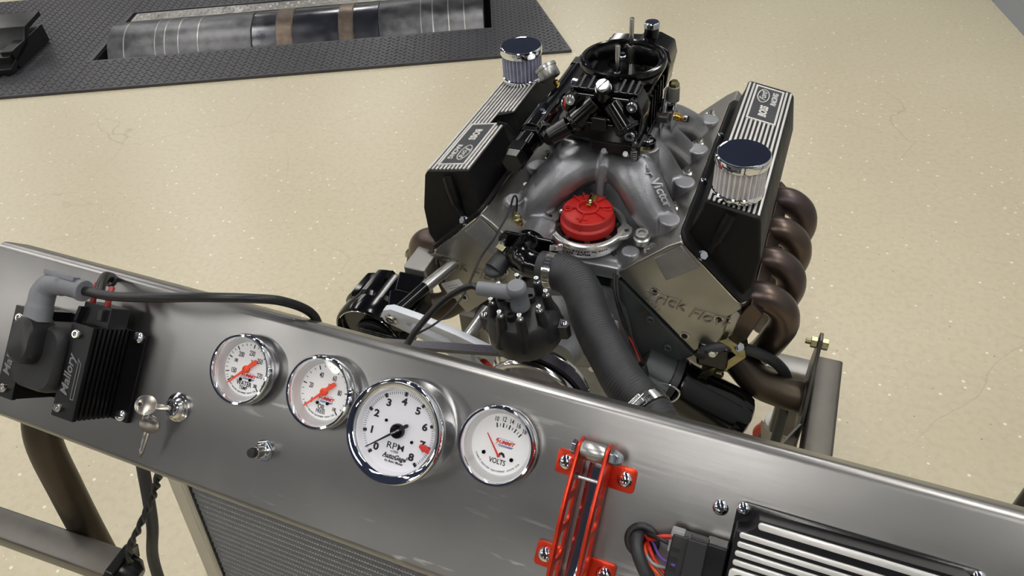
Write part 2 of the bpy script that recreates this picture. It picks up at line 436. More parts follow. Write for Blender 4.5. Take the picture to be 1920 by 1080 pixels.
# ------------------------------------------------------------------ room
def struct(o): o['kind'] = 'structure'; return o
RA = V((-0.263, 0.965, 0)).normalized(); RB = V((RA.y, -RA.x, 0))      # room axes (along the right wall / towards it)
RO = V((1.036, 3.94, 0))                                              # a point on the right wall's foot
def rm(a, b, z=0): p = RO + RA * a + RB * b; p.z = z; return p
H = 4.0
EX, EY = V((0.9099, 0.4149, 0)), V((-0.4149, 0.9099, 0))              # dyno deck axes
def dy(e, n, z=0): p = EX * e + EY * n; p.z = z; return p
# floor with the dyno pit left open: strips around the pit rectangle e -1.80..0.20, n 3.47..4.07
PIT = (-1.80, 0.20, 3.47, 4.08)
f0, f1, g0, g1 = -14.0, 14.0, -9.0, 13.0
bf = B()
for (a, b_, c, d) in ((f0, PIT[0], g0, g1), (PIT[1], f1, g0, g1), (PIT[0], PIT[1], g0, PIT[2]), (PIT[0], PIT[1], PIT[3], g1)):
    bf.add([dy(a, c), dy(b_, c), dy(b_, d), dy(a, d)], [(0, 1, 2, 3)])
floor = struct(bf.build('floor', 'floor_vinyl')); floor['label'] = 'glossy beige speckled vinyl floor'
b = B()
for (a, b_, c, d) in ((PIT[0], PIT[1], PIT[2], PIT[2]), (PIT[0], PIT[1], PIT[3], PIT[3]), (PIT[0], PIT[0], PIT[2], PIT[3]), (PIT[1], PIT[1], PIT[2], PIT[3])):
    b.add([dy(a, c, 0), dy(b_, d, 0), dy(b_, d, -0.5), dy(a, c, -0.5)], [(0, 1, 2, 3)])
b.add([dy(PIT[0], PIT[2], -.5), dy(PIT[1], PIT[2], -.5), dy(PIT[1], PIT[3], -.5), dy(PIT[0], PIT[3], -.5)], [(0, 1, 2, 3)])
pit = struct(b.build('trim_1', 'pit_dark')); pit['label'] = 'dark lining of the roller pit in the floor'
def wall(name, p, q, t, m='wall_paint'):
    d = (q - p).normalized(); nrm = V((-d.y, d.x, 0)) * t; b = B()
    b.prism([(p.x, p.y), (q.x, q.y), (q.x + nrm.x, q.y + nrm.y), (p.x + nrm.x, p.y + nrm.y)], 0, H)
    return struct(b.build(name, m))
wall('wall_right', rm(9, 0), rm(-15, 0), 0.12)
wall('wall_back', rm(8.9, -12), rm(8.9, 0), 0.12)
wall('wall_left', rm(-15, -12), rm(8.9, -12), 0.12)
wall('wall_front', rm(-15, 0), rm(-15, -12), 0.12, 'wall_lower')
b = B(); p, q = rm(8.9, -0.001), rm(-15, -0.001); n_ = -RB * 0.014
b.prism([(p.x, p.y), (q.x, q.y), (q.x + n_.x, q.y + n_.y), (p.x + n_.x, p.y + n_.y)], 0, 0.11)
struct(b.build('baseboard_right', 'skirting'))
b = B(); b.add([rm(8.9, -12, H), rm(8.9, 0, H), rm(-15, 0, H), rm(-15, -12, H)], [(0, 1, 2, 3)]); struct(b.build('ceiling', 'ceiling_dark'))

# ceiling lamps: white housings, each with its own area lamp as the tube face
def lamp_mat():
    m = bpy.data.materials.new('lamp_glow'); m.use_nodes = True
    p = m.node_tree.nodes['Principled BSDF']; p.inputs['Emission Color'].default_value = (*LAMP_TINT, 1); p.inputs['Emission Strength'].default_value = LAMP_W
    p.inputs['Base Color'].default_value = (0.9, 0.9, 0.9, 1); MATS['lamp_glow'] = m
lamp_mat()
LZ = 3.25
lamp_n = 0
LAMPS = [(a, bb) for a in (-12.4, -9.6, -4.9, -2.6, -0.4, 4.3, 6.6) for bb in (-2.3, -4.9, -7.5, -10.1)] + [(2.0, -5.9), (2.0, -8.6), (-4.9, -0.55), (-2.6, -0.55), (-0.5, -0.55), (4.3, -0.55)]
for ia, (a, bb) in enumerate(LAMPS):
    if True:
        c = rm(a, bb, LZ); F = Fr(c, x=RA, y=-RB)
        t = thing('ceiling_lamp', 'long white ceiling lamp hanging above the shop floor', 'lamp', c, 'ceiling lamps')
        b = B(F); b.box((0, 0, 0.045), (1.5, 0.30, 0.07)); b.build('housing', 'lamp_housing', t, bevel=0.01)
        b = B(F); b.box((0, 0, 0.004), (1.44, 0.25, 0.012)); b.build('diffuser', 'lamp_glow', t)
        for k in (-0.6, 0.6):
            b = B(F); b.cyl((k, 0, 0.08), (k, 0, H - LZ), 0.006, n=8); b.build('hanger', 'lamp_housing', t)

# ------------------------------------------------------------------ dyno deck, rollers
DK = 0.014
deck = thing('tread_plate', 'black diamond tread plate deck lying around the dyno roller', 'tread plate', dy(-1.6, 3.15))
for (a, b_, c, d) in ((-4.6, PIT[0], 3.14, 4.44), (PIT[0], PIT[1], 3.14, PIT[2]), (PIT[0], PIT[1], PIT[3], 4.44)):
    bb = B(Fr((0, 0, 0), x=EX, y=EY)); bb.box(((a + b_) / 2, (c + d) / 2, DK / 2), (b_ - a, d - c, DK)); bb.build('plate', 'tread_black', deck, bevel=0.002)
bb = B(Fr((0, 0, 0), x=EX, y=EY)); bb.prism([(PIT[1], 3.14), (0.565, 3.14), (0.437, 3.81), (0.31, 4.44), (PIT[1], 4.44)], 0, DK); bb.build('plate', 'tread_black', deck, bevel=0.002)
# raised tread lozenges: too many to pick apart singly
F = Fr((0, 0, 0), x=EX, y=EY); tb = B(F); e = -4.0; row = 0
while e < 0.56:
    n = 3.16 + (0.0175 if row % 2 else 0)
    while n < 4.43:
        inside = PIT[0] - 0.012 < e < PIT[1] + 0.012 and PIT[2] - 0.015 < n < PIT[3] + 0.015
        if not inside and e < 0.555 - (n - 3.14) * 0.19:
            q = (row % 2) * PI / 2 + PI / 4; ca, sa = math.cos(q), math.sin(q); L_, W_ = 0.0135, 0.0042
            pts = [(L_, 0), (0, W_), (-L_, 0), (0, -W_)]
            vs = [(e + x * ca - y * sa, n + x * sa + y * ca, DK - 0.0002) for x, y in pts] + [(e + 0.55 * (x * ca - y * sa), n + 0.55 * (x * sa + y * ca), DK + 0.0032) for x, y in pts]
            tb.add(vs, [(4, 5, 6, 7), (0, 1, 5, 4), (1, 2, 6, 5), (2, 3, 7, 6), (3, 0, 4, 7)])
        n += 0.035
    e += 0.0215; row += 1
o = tb.build('tread_lozenge', 'tread_black', deck, smooth=10); o['kind'] = 'stuff'
# bright tread strip behind the roller
strip = thing('tread_strip', 'bright metal tread plate strip behind the dyno roller', 'tread plate', dy(-0.8, 4.02))
bb = B(F); bb.box((-0.80, 4.015, 0.004), (1.96, 0.11, 0.012)); bb.build('plate', 'tread_bright', strip)
tb = B(F); e = -1.76; row = 0
while e < 0.17:
    for k in range(3):
        q = ((row + k) % 2) * PI / 2 + PI / 4; ca, sa = math.cos(q), math.sin(q); L_, W_ = 0.0145, 0.005; n = 3.985 + k * 0.03
        pts = [(L_, 0), (0, W_), (-L_, 0), (0, -W_)]
        vs = [(e + x * ca - y * sa, n + x * sa + y * ca, 0.0098) for x, y in pts] + [(e + 0.55 * (x * ca - y * sa), n + 0.55 * (x * sa + y * ca), 0.0140) for x, y in pts]
        tb.add(vs, [(4, 5, 6, 7), (0, 1, 5, 4), (1, 2, 6, 5), (2, 3, 7, 6), (3, 0, 4, 7)])
    e += 0.03; row += 1
o = tb.build('tread_lozenge', 'tread_bright', strip, smooth=10); o['kind'] = 'stuff'
rol = thing('dyno_roller', 'long steel dyno roller sunk in the black tread plate deck', 'roller', dy(-0.8, 3.74, -0.30))
RC, RZ, RR = 3.715, -0.132, 0.215
def rseg(name, a, c, r, m, lab=None):
    bb = B(); bb.lathe([(0, 0), (r - 0.004, 0), (r, 0.004), (r, c - a - 0.004), (r - 0.004, c - a), (0, c - a)], Fr(dy(a, RC, RZ), z=EX, x=EY), 72); o = bb.build(name, m, rol); 
    if lab: o['label'] = lab
rseg('drum', -1.76, -1.02, RR, 'dyno_steel', 'scuffed grey roller drum')
rseg('shaft', -1.02, -0.37, RR * 0.985, 'dyno_shaft', 'smooth shiny middle shaft')
rseg('drum', -0.37, 0.165, RR, 'dyno_steel', 'scuffed grey roller drum')
rseg('band', -0.895, -0.81, RR * 1.012, 'dyno_band', 'brownish band round the shaft')
rseg('band', -0.575, -0.50, RR * 1.012, 'dyno_band', 'brownish band round the shaft')
for a in (-1.68, -1.52, -1.47, -1.40, -1.30, -0.16, -0.10, -0.02, 0.06): rseg('wear_ring', a, a + 0.012, RR + 0.0007, 'tread_bright')
# black rubber flap on the deck at the left
wf = thing('rubber_flap', 'black rubber flap lying on the tread plate, at left edge of the photo', 'rubber flap', dy(-2.6, 3.62, DK))
bb = B(F); prof = [(3.36, 0.02), (3.36, 0.05), (3.45, 0.075), (3.56, 0.10), (3.62, 0.155), (3.80, 0.165), (3.80, 0.14), (3.64, 0.13), (3.58, 0.078), (3.46, 0.05)]
bb.loft([[(a, n, z) for n, z in prof] for a in (-3.2, -2.14)]); bb.build('flap', 'black_satin', wf, bevel=0.004)
bb = B(F); bb.box((-2.66, 3.50, 0.056), (1.02, 0.20, 0.075)); bb.box((-2.17, 3.60, 0.064), (0.06, 0.34, 0.09)); bb.build('base', 'black_satin', wf, bevel=0.004)
# ------------------------------------------------------------------ instrument panel
def arc(cx, cy, r, a0, a1, k=6): return [(cx + r * math.cos(R(a0 + (a1 - a0) * i / k)), cy + r * math.sin(R(a0 + (a1 - a0) * i / k))) for i in range(k + 1)]
outer = [(-0.129, -0.030)] + arc(-0.121, -0.008, 0.008, 180, 90) + arc(0.0515, -0.0085, 0.0085, 90, 0) + [(0.060, -0.034)]
inner = [(0.0572, -0.034)] + arc(0.0515, -0.0085, 0.0057, 0, 90) + arc(-0.121, -0.008, 0.0052, 90, 180) + [(-0.1262, -0.030)]
b = B(Fr(PP, x=PU, y=PN)); b.prism(outer + inner, -0.532, 0.56)
pan = b.build('instrument_panel', 'panel_aluminium', smooth=30)
tag(pan, 'scuffed bare aluminium instrument panel with rolled edges, carrying the gauges', 'panel')

def at(F, x, y, z=0): return F @ Matrix.Translation((x, y, z))
def pol(a, r): return (math.sin(R(a)) * r, math.cos(R(a)) * r)
def ticks(b, F, angs, r0, r1, w, z, cx=0, cy=0):
    for a in angs:
        M = F @ Matrix.Translation((cx, cy, 0)) @ Matrix.Rotation(-R(a), 4, 'Z'); b.box((0, (r0 + r1) / 2, z), (w, r1 - r0, 0.0003), M)
def arctext(b, F, s, r, a0, a1, size, z, bottom=True):
    n = len(s)
    for i, ch in enumerate(s):
        if ch == ' ': continue
        a = a0 + (a1 - a0) * i / (n - 1); x, y = pol(a, r)
        b.text(ch, size, F @ Matrix.Translation((x, y, z)) @ Matrix.Rotation(-R(a) + (PI if bottom else 0), 4, 'Z'), 0.0002, res=1)
def summit_logo(F, x, y, sc, z, dial):
    b = B(); G = at(F, x, y, z)
    b.text('UMMIT', 0.0052 * sc, at(G, 0.0014 * sc, 0, 0), 0.0003, off=0.0002 * sc, shear=0.35, sx=1.06)
    b.prism([(-0.0062 * sc, 0.0036 * sc), (-0.0100 * sc, 0.0030 * sc), (-0.0106 * sc, 0.0002 * sc), (-0.0086 * sc, 0.0002 * sc), (-0.0110 * sc, -0.0042 * sc), (-0.0066 * sc, 0.0008 * sc), (-0.0084 * sc, 0.0012 * sc), (-0.0078 * sc, 0.0024 * sc)], 0, 0.0003, G)
    b.build('logo_lettering', 'red_print', dial)
    b = B(); b.box((0.001 * sc, -0.0031 * sc, 0.0001), (0.018 * sc, 0.0005 * sc, 0.0002), G)
    b.box((0.001 * sc, 0.0034 * sc, 0.0001), (0.0155 * sc, 0.0003 * sc, 0.0002), G)
    b.text('RACING EQUIPMENT', 0.0016 * sc, at(G, 0.001 * sc, -0.0043 * sc), 0.0002, off=0.00003, shear=0.3, res=1); b.build('logo_underline', 'blue_print', dial)
GR = 0.0347
def gauge(sx, t, label, Rg=GR, hb=0.017):
    g = thing('gauge', label, 'gauge', pp(sx, t)); F = PF(sx, t)
    b = B(); b.lathe([(Rg * .90, 0), (Rg * .90, hb * .3), (Rg * .99, hb * .38), (Rg, hb * .5), (Rg, hb * .72), (Rg * .985, hb * .9), (Rg * .95, hb), (Rg * .90, hb * .98), (Rg * .875, hb * .88), (Rg * .86, hb * .72)], F, 72); b.build('bezel', 'chrome', g)
    b = B(); b.lathe([(Rg * .862, hb * .74), (Rg * .85, hb * .70), (Rg * .755, 0.0042), (Rg * .75, 0.0036)], F, 72); b.build('inner_ring', 'gauge_ring', g)
    b = B(); b.lathe([(0, 0.0032), (Rg * .76, 0.0032), (Rg * .76, 0.0036), (0, 0.0036)], F, 64); d = b.build('dial', 'dial_white', g)
    b = B(); b.lathe([(0, hb * .68), (Rg * .862, hb * .68), (Rg * .862, hb * .68 + 0.0008), (0, hb * .68 + 0.0008)], F, 48); b.build('lens', 'gauge_glass', g)
    return g, F, d
Z0 = 0.0037
def needle(g, F, ang, tip, tail, w, m, z=0.0062, cx=0, cy=0, hub=0.0036):
    G = F @ Matrix.Translation((cx, cy, 0)) @ Matrix.Rotation(-R(ang), 4, 'Z')
    b = B(); b.curve2d([[(-w * .25, tip), (w * .25, tip), (w * .6, 0), (w * .95, -tail * .55), (w * .95, -tail * .93), (w * .5, -tail), (-w * .5, -tail), (-w * .95, -tail * .93), (-w * .95, -tail * .55), (-w * .6, 0)]], 0.0009, G @ Matrix.Translation((0, 0, z)))
    nd = b.build('needle', m, g)
    b = B(); b.lathe([(hub, Z0), (hub, z + 0.0006), (hub * .5, z + 0.0016), (hub * .45, z + 0.0010), (0, z + 0.0010)], G, 24); b.build('needle_hub', m, nd)
def small_gauge(sx, t, label, nums, unit, l1, l2, minor, ux, uy, pins):
    g, F, d = gauge(sx, t, label)
    b = B(); D = GR * .76
    for s_, a in nums: ticks(b, F, [a], D * .80, D * .95, 0.0010, Z0)
    ticks(b, F, minor, D * .86, D * .94, 0.0005, Z0); b.build('tick_marks', 'black_print', d)
    b = B()
    for s_, a in nums:
        x, y = pol(a, D * .60); sz = 0.0070 if not s_.startswith('1') or len(s_) < 3 or s_ == '150' else 0.0046
        if s_ in ('280', '100'): sz = 0.0046; x, y = pol(a, D * .72)
        b.text(s_, sz, at(F, x, y, Z0), 0.0002, off=0.00008, sx=0.62)
    b.text(l1, 0.0064, at(F, 0, -D * .545, Z0), 0.0002, off=0.0001, sx=0.80); b.text(l2, 0.0048, at(F, 0, -D * .71, Z0), 0.0002, off=0.00006, sx=0.82)
    b.text(unit, 0.0030, at(F, ux, uy, Z0), 0.0002, off=0.00004)
    arctext(b, F, 'SUMMIT RACING EQUIPMENT 44076 USA', D * .88, 232, 142, 0.0021, Z0); b.build('lettering', 'black_print', d)
    summit_logo(F, 0.0030, -0.0060, 0.80, Z0, d)
    for px, py in pins:
        b = B(); b.cyl((px, py, Z0), (px, py, Z0 + 0.0012), 0.00155, n=14, T=F); b.build('dial_pin', 'black_gloss', d)
    needle(g, F, -135, D * .93, D * .56, 0.0022, 'needle_orange')
    return g
WA = [('100', -128), ('150', -107), ('180', -70), ('200', -40), ('230', 6.6), ('250', 50), ('270', 102), ('280', 137)]
small_gauge(-0.1665, 0.0015, 'chrome water temperature gauge with orange needle, leftmost gauge on the panel', WA, '°F', 'WATER', 'TEMP', [-131, -122, -116, -97, -87, -79, -60, -50, -28, -16, -5, 18, 28, 39, 64, 77, 90, 120], 0.0030, 0.0085, [(-0.0046, -0.0108), (0.0062, -0.0094)])
OI = [('0', -132), ('20', -81), ('40', -27), ('60', 27), ('80', 81), ('100', 135)]
small_gauge(-0.0775, 0.0020, 'chrome oil pressure gauge with orange needle, between water temperature gauge and tachometer', OI, 'psi', 'OIL', 'PRESS', [-121, -108, -94, -67, -54, -40, -13, 0, 13, 40, 54, 67, 94, 108, 121], 0.0038, 0.0080, [(-0.0048, -0.0112), (0.0058, -0.0098)])
# voltmeter
g, F, d = gauge(0.1000, 0.0020, 'chrome voltmeter with thin red needle, rightmost gauge beside the red lever bracket')
D = GR * .76; b = B(); cy = -0.0085
VT = [(-17 + i * 13.2) for i in range(5)]
ticks(b, F, VT, 0.0230, 0.0268, 0.0011, Z0, 0.0008, cy); ticks(b, F, [a + 6.6 for a in VT[:4]], 0.0235, 0.0262, 0.0005, Z0, 0.0008, cy); b.build('tick_marks', 'black_print', d)
b = B()
for s_, a in zip(('10', '12', '14', '16', '18'), VT):
    x, y = pol(a, 0.0300); b.text(s_, 0.0058, at(F, x + 0.0008, y + cy, Z0), 0.0002, off=0.00008, sx=0.72)
b.text('VOLTS', 0.0062, at(F, 0.0006, -0.0148, Z0), 0.0002, off=0.0001, sx=0.82)
arctext(b, F, 'SUMMIT RACING EQUIPMENT 44078 USA', D * .87, 238, 122, 0.0021, Z0); b.build('lettering', 'black_print', d)
summit_logo(F, 0.0040, 0.0022, 0.80, Z0, d)
for px in (-0.0128, 0.0128):
    b = B(); b.cyl((px, -0.0100, Z0), (px, -0.0100, Z0 + 0.0012), 0.0017, n=14, T=F); b.build('dial_pin', 'black_gloss', d)
b = B(); b.curve2d([[(0.0002, -0.0098), (0.0008, -0.0072), (0.0028, -0.0060), (0.0052, -0.0068), (0.0066, -0.0096), (0.0050, -0.0100), (0.0036, -0.0084), (0.0020, -0.0084)]], 0.0004, at(F, 0, 0, Z0)); b.build('pivot_slot', 'black_print', d)
needle(g, F, -40, 0.0215, 0.0012, 0.0012, 'needle_red', 0.0056, 0.0010, -0.0095, 0.0012)

# tachometer on its cup
TR, TH, ts, tt = 0.0462, 0.031, 0.0115, -0.0090
tg = thing('tachometer', 'large chrome tachometer with silver white dial, biggest gauge on the panel', 'gauge', pp(ts, tt)); F = PF(ts, tt)
b = B(); b.lathe([(0.0456, 0), (0.0458, 0.001), (0.0452, 0.003), (0.0446, TH * .62), (0.0446, TH * .70)], F, 80); b.build('cup', 'chrome', tg)
b = B(); b.lathe([(0.0440, TH * .66), (TR * .99, TH * .70), (TR, TH * .76), (TR, TH * .86), (TR * .985, TH * .95), (TR * .955, TH), (TR * .925, TH * 1.0), (TR * .84, TH * .93), (TR * .815, TH * .90), (TR * .80, TH * .84)], F, 80); b.build('bezel', 'chrome', tg)
zt = TH * .62
b = B(); b.lathe([(TR * .805, TH * .86), (TR * .795, TH * .85), (TR * .765, zt + 0.0008), (TR * .76, zt)], F, 72); b.build('inner_ring', 'dial_silver', tg)
b = B(); b.lathe([(0, zt - .0005), (TR * .78, zt - .0005), (TR * .78, zt), (0, zt)], F, 64); d = b.build('dial', 'dial_silver', tg)
b = B(); b.lathe([(0, TH * .87), (TR * .805, TH * .87), (TR * .805, TH * .89), (0, TH * .89)], F, 48); b.build('lens', 'gauge_glass', tg)
D = TR * .765; zt += 0.0001; A8 = [-137 + 34.25 * i for i in range(9)]
b = B(); ticks(b, F, A8, D * .87, D * .975, 0.0026, zt); ticks(b, F, [-137 + 3.425 * i for i in range(81) if i % 10], D * .905, D * .97, 0.00036, zt); b.build('tick_marks', 'black_print', d)
b = B()
for i, a in enumerate(A8):
    x, y = pol(a, D * .725); b.text(str(i), 0.0086, at(F, x, y, zt), 0.0002, off=0.00034, sx=1.18)
b.build('numerals', 'black_print', d)
b = B(); b.text('RPM', 0.0078, at(F, 0.0008, -0.0140, zt), 0.0002, off=0.00002, sx=1.2); b.text('x1000', 0.0030, at(F, 0.0008, -0.0183, zt), 0.0002)
b.text('AutoGage', 0.0055, at(F, 0.0018, -0.0228, zt), 0.0002, off=0.00016, shear=0.25); b.text('®', 0.003, at(F, 0.0142, -0.0210, zt), 0.0002)
b.text('by Auto Meter', 0.0030, at(F, 0.0022, -0.0272, zt), 0.0002, off=0.00007, shear=0.2, res=1); b.build('lettering', 'black_print', d)
b = B(); b.curve2d([[(-0.0098, -0.0252), (0.004, -0.0252), (0.0048, -0.0246), (-0.0094, -0.0246)]], 0.0002, at(F, 0, 0, zt)); b.build('logo_underline', 'grey_print', d)
for px, py in ((-0.0130, 0.0062), (0.0152, -0.0060)):
    b = B(); b.cyl((px, py, zt), (px, py, zt + 0.0012), 0.0014, n=14, T=F); b.build('dial_pin', 'black_gloss', d)
G = F @ Matrix.Rotation(-R(-129), 4, 'Z')
b = B(); b.curve2d([[(-.0004, D * .93), (.0004, D * .93), (.0011, 0), (.0016, -.0085), (.0016, -.0115), (.0008, -.0128), (-.0008, -.0128), (-.0016, -.0115), (-.0016, -.0085), (-.0011, 0)]], 0.0009, G @ Matrix.Translation((0, 0, zt + .0042))); nd = b.build('needle', 'needle_black', tg)
b = B(); b.lathe([(0.0065, zt), (0.0065, zt + .0032), (0.0058, zt + .0042), (0, zt + .0044)], F, 32); b.build('needle_hub', 'black_gloss', nd)
b = B(); b.text('Auto Meter', 0.0018, G @ Matrix.Translation((0, 0.001, zt + .0047)) @ Matrix.Rotation(-PI / 2 + PI, 4, 'Z'), 0.0001, off=0.00004, res=1); b.build('needle_lettering', 'white_print', nd)
G = F @ Matrix.Rotation(-R(105), 4, 'Z')
b = B(); b.curve2d([[(-.0022, D * 1.0), (.0022, D * 1.0), (.0020, D * .86), (.0030, D * .84), (.0012, D * .70), (-.0012, D * .70), (-.0030, D * .84), (-.0020, D * .86)]], 0.0016, G @ Matrix.Translation((0, 0, zt + .0018)), 0.0003); b.build('redline_pointer', 'needle_red', tg)

# ignition switch and keys
ks, kt = -0.2385, -0.0555
sw = thing('ignition_switch', 'round chrome ignition key switch on the aluminium panel', 'key switch', pp(ks, kt)); F = PF(ks, kt)
b = B(); b.lathe([(0.0145, 0), (0.0145, 0.0015), (0.0128, 0.0022), (0.0128, 0.0038), (0.0108, 0.0046), (0.0108, 0.0072), (0.0088, 0.0095), (0.0074, 0.0095), (0.0068, 0.006), (0, 0.006)], F, 48); b.build('bezel', 'bright_aluminium', sw)
b = B(); b.lathe([(0.0066, 0.0055), (0.0066, 0.0085), (0.0058, 0.0092), (0, 0.0092)], F, 32); b.build('lock_barrel', 'chrome', sw)
b = B(); b.box((0, 0, 0.0092), (0.0016, 0.0072, 0.0006), F @ Matrix.Rotation(0.2, 4, 'Z')); b.build('key_slot', 'pit_dark', sw)
def key(label, M, blade):
    k = thing('key', label, 'key', M.translation)
    o = [(-.0022, -.008)] + [(x, y + .0005) for x, y in arc(0, 0.0005, .0098, 258, -78, 22)] + [(.0022, -.008), (.0022, -.008 - blade * .8), (.0012, -.008 - blade), (-.0008, -.008 - blade), (-.0022, -.008 - blade * .9)]
    o = [(-.0024, -.0088)] + arc(0, 0, .0098, 256, -76, 24) + [(.0024, -.0088), (.0024, -.0088 - blade * .86), (.0010, -.0088 - blade), (-.0006, -.0088 - blade), (-.0015, -.0088 - blade * .82), (-.0022, -.0088 - blade * .75), (-.0014, -.0088 - blade * .6), (-.0024, -.0088 - blade * .45)]
    b = B(); b.curve2d([o, circ(0, .0052, .0022, 16)], 0.0016, M, 0.0003); b.build('blade', 'key_metal', k)
    b = B(); b.box((0, -.018 if blade > .02 else -.012, 0.0008), (.0010, blade * .8, 0.0003), M); b.build('groove', 'raw_steel', k)
# first key sits in the lock with its bow standing out of it, second hangs from it
Fk = Fr(pp(ks - 0.0165, kt - 0.0005, 0.0260), y=pp(-0.75, -0.05, 0.65) - PP, x=pp(0.25, -1, 0.25) - PP)
key('silver key stuck in the ignition switch', Fk, 0.014)
Fh = Fr(pp(ks - 0.0135, kt - 0.0195, 0.0190), x=pp(1, -0.12, -0.35) - PP, y=pp(0.02, 1, 0.12) - PP)
key('spare silver key dangling below the ignition switch', Fh, 0.026)
b = B(); b.torus(0.0052, 0.0005, Fr(pp(ks - 0.0128, kt - 0.0092, 0.0258), x=(0.3, 0.7, 0.5), y=(-0.2, 0.5, -0.6)), 24, 6); tag(b.build('key_ring', 'chrome'), 'tiny wire ring joining the two silver keys', 'ring')

# starter push button
bs, bt = -0.1290, -0.0685
pb = thing('push_button', 'small black push button with chrome hex nut on the panel', 'push button', pp(bs, bt)); F = PF(bs, bt)
b = B(F); b.prism(circ(0, 0, 0.0098, 6, 0.3), 0.0012, 0.0045); b.build('hex_nut', 'zinc', pb, bevel=0.0006)
b = B(); b.lathe([(0.0102, 0), (0.0102, 0.0012), (0, 0.0012)], F, 28); b.build('washer', 'zinc', pb)
b = B(); b.lathe([(0.0066, 0.004), (0.0066, 0.0062), (0.0058, 0.0066), (0.0058, 0.0160), (0.0052, 0.0168), (0, 0.0168)], F, 28); b.build('barrel', 'stainless', pb)
b = B(); b.lathe([(0.0047, 0.016), (0.0047, 0.0205), (0.0040, 0.0216), (0, 0.0218)], F, 28); b.build('button_cap', 'black_plastic', pb)

# loose pan-head screw
s1 = thing('panel_screw', 'chrome cross-head screw alone on the panel beside the ignition box', 'screw', pp(0.2845, 0.0035, 0)); screw(PF(0.2845, 0.0035, 0, 0.4), s1, 1.0)

# ------------------------------------------------------------------ ignition coil
co = thing('ignition_coil', 'black ignition coil in a finned bracket at the panel’s left end', 'ignition coil', pp(-0.37, -0.05))
F = PF(0, 0)
b = B(F); b.box((-0.3725, -0.0405, 0.0022), (0.157, 0.093, 0.0044)); b.build('base_plate', 'black_anodised', co, bevel=0.0008)
for nm_, x0, x1, sg in (('right', -0.344, -0.3155, 1), ('left', -0.4225, -0.399, -1)):
    b = B(F); b.box(((x0 + x1) / 2, -0.0405, 0.0475), (x1 - x0, 0.094, 0.005)); b.build('rail_top', 'black_anodised', co, bevel=0.0006)
    b = B(F); b.box(((x0 + x1) / 2 - sg * .003, -0.0405, 0.025), (x1 - x0 - .007, 0.092, 0.042)); b.build('rail_core', 'black_anodised', co)
    fm = share(B().box((0, 0, 0), (0.008, 0.093, 0.0028)), 'fin', 'black_anodised', 0.0004)
    for i in range(7): inst('fin', fm, F @ Matrix.Translation(((x1 - .004) if sg > 0 else (x0 + .004), -0.0405, 0.0075 + i * 0.0056)), co)
for x, t_ in ((-0.333, -0.0035), (-0.3355, -0.0775), (-0.411, -0.0045), (-0.412, -0.0775)): inst('socket_screw', ME_SOCKET, PF(x, t_, 0.050), co)
for t_ in (0.0005, -0.0810): screw(PF(-0.3035, t_, 0.0044, 0.5), co, 1.0)
def mallory(x, flip):
    b = B(); M = PF(x, -0.045, 0.0502, PI / 2 if not flip else PI / 2)
    b.text('Mallory', 0.0135, M @ Matrix.Translation((0, 0.0022, 0)), 0.0002, off=0.0002, shear=0.3, sx=0.98)
    return b
lt = mallory(-0.3315, False).build('lettering', 'grey_print', co, label='silver outlined script lettering on the bracket')
b = B(PF(-0.3315, -0.045, 0.0502, PI / 2)); o = [(-.022, -.0068), (-.022, -.0112), (.014, -.0112), (.019, -.0058), (.014, -.0068)]
b.curve2d([o, [(-.0212, -.0075), (.0138, -.0075), (.0172, -.0068), (.0137, -.0105), (-.0212, -.0105)]], 0.0002); b.build('underline', 'grey_print', co)
b = mallory(-0.4115, True); b.build('lettering', 'grey_print', co, label='silver outlined script lettering on the bracket')
# body: wound block with rounded lower end, raised terminal tongue
def pill(x0, x1, t0, t1, r): return rrect(x0, t0, x1, t1, r, 6)
b = B(F)
def grow(o, dx): 
    cx = sum(p[0] for p in o) / len(o); cy = sum(p[1] for p in o) / len(o)
    return [(cx + (p[0] - cx) * dx, cy + (p[1] - cy) * dx) for p in o]
o1 = pill(-0.4005, -0.343, -0.0690, -0.002, 0.016)
b.loft([[(x, y, z) for x, y in grow(o1, k)] for z, k in ((0.004, 0.97), (0.008, 1.0), (0.050, 1.0), (0.056, 0.97), (0.059, 0.88))]); b.build('winding_block', 'black_matte', co, bevel=0)
o2 = pill(-0.3925, -0.3625, -0.044, 0.004, 0.0145)
b = B(F); b.loft([[(x, y, z) for x, y in grow(o2, k)] for z, k in ((0.050, 1.04), (0.066, 1.0), (0.073, 0.94), (0.075, 0.82))]); b.build('terminal_block', 'black_plastic', co)
b = B(F); b.cyl((-0.3775, -0.004, 0.060), (-0.3775, 0.016, 0.060), 0.0105, 0.0092, n=28); b.build('terminal_tower', 'black_plastic', co)
b = B(F); b.box((-0.334, 0.016, 0.022), (0.036, 0.022, 0.024)); b.box((-0.3235, 0.018, 0.036), (0.006, 0.012, 0.008)); b.build('plug_housing', 'black_plastic', co, bevel=0.001)
b = B(F); b.prism([(-.353, .006), (-.349, .006), (-.346, .022), (-.350, .022)], 0.034, 0.042); b.build('plug_latch', 'black_plastic', co, bevel=0.0006)
for x in (-0.3462, -0.3262):
    b = B(F); b.tube(spline([(x, .022, .030), (x + .001, .034, .031), (x - .004, .046, .026)], 6), .0029, 10); b.build('wire_sleeve', 'sleeve_red', co)
# harness from the plug up through the panel
b = B(F); b.tube(spline([(-.3375, .036, .032), (-.3450, .046, .026), (-.356, .054, .012), (-.362, .0505, -.004)], 8), .0048, 10); tag(b.build('harness_lead', 'wire_black'), 'short black lead going through the panel behind the coil boot', 'cable')
b = B(); b.torus(0.0060, 0.0018, PF(-.3615, .0500, 0.0008), 24, 8); tag(b.build('grommet', 'rubber'), 'small rubber grommet under the coil lead near the panel’s top edge', 'grommet')
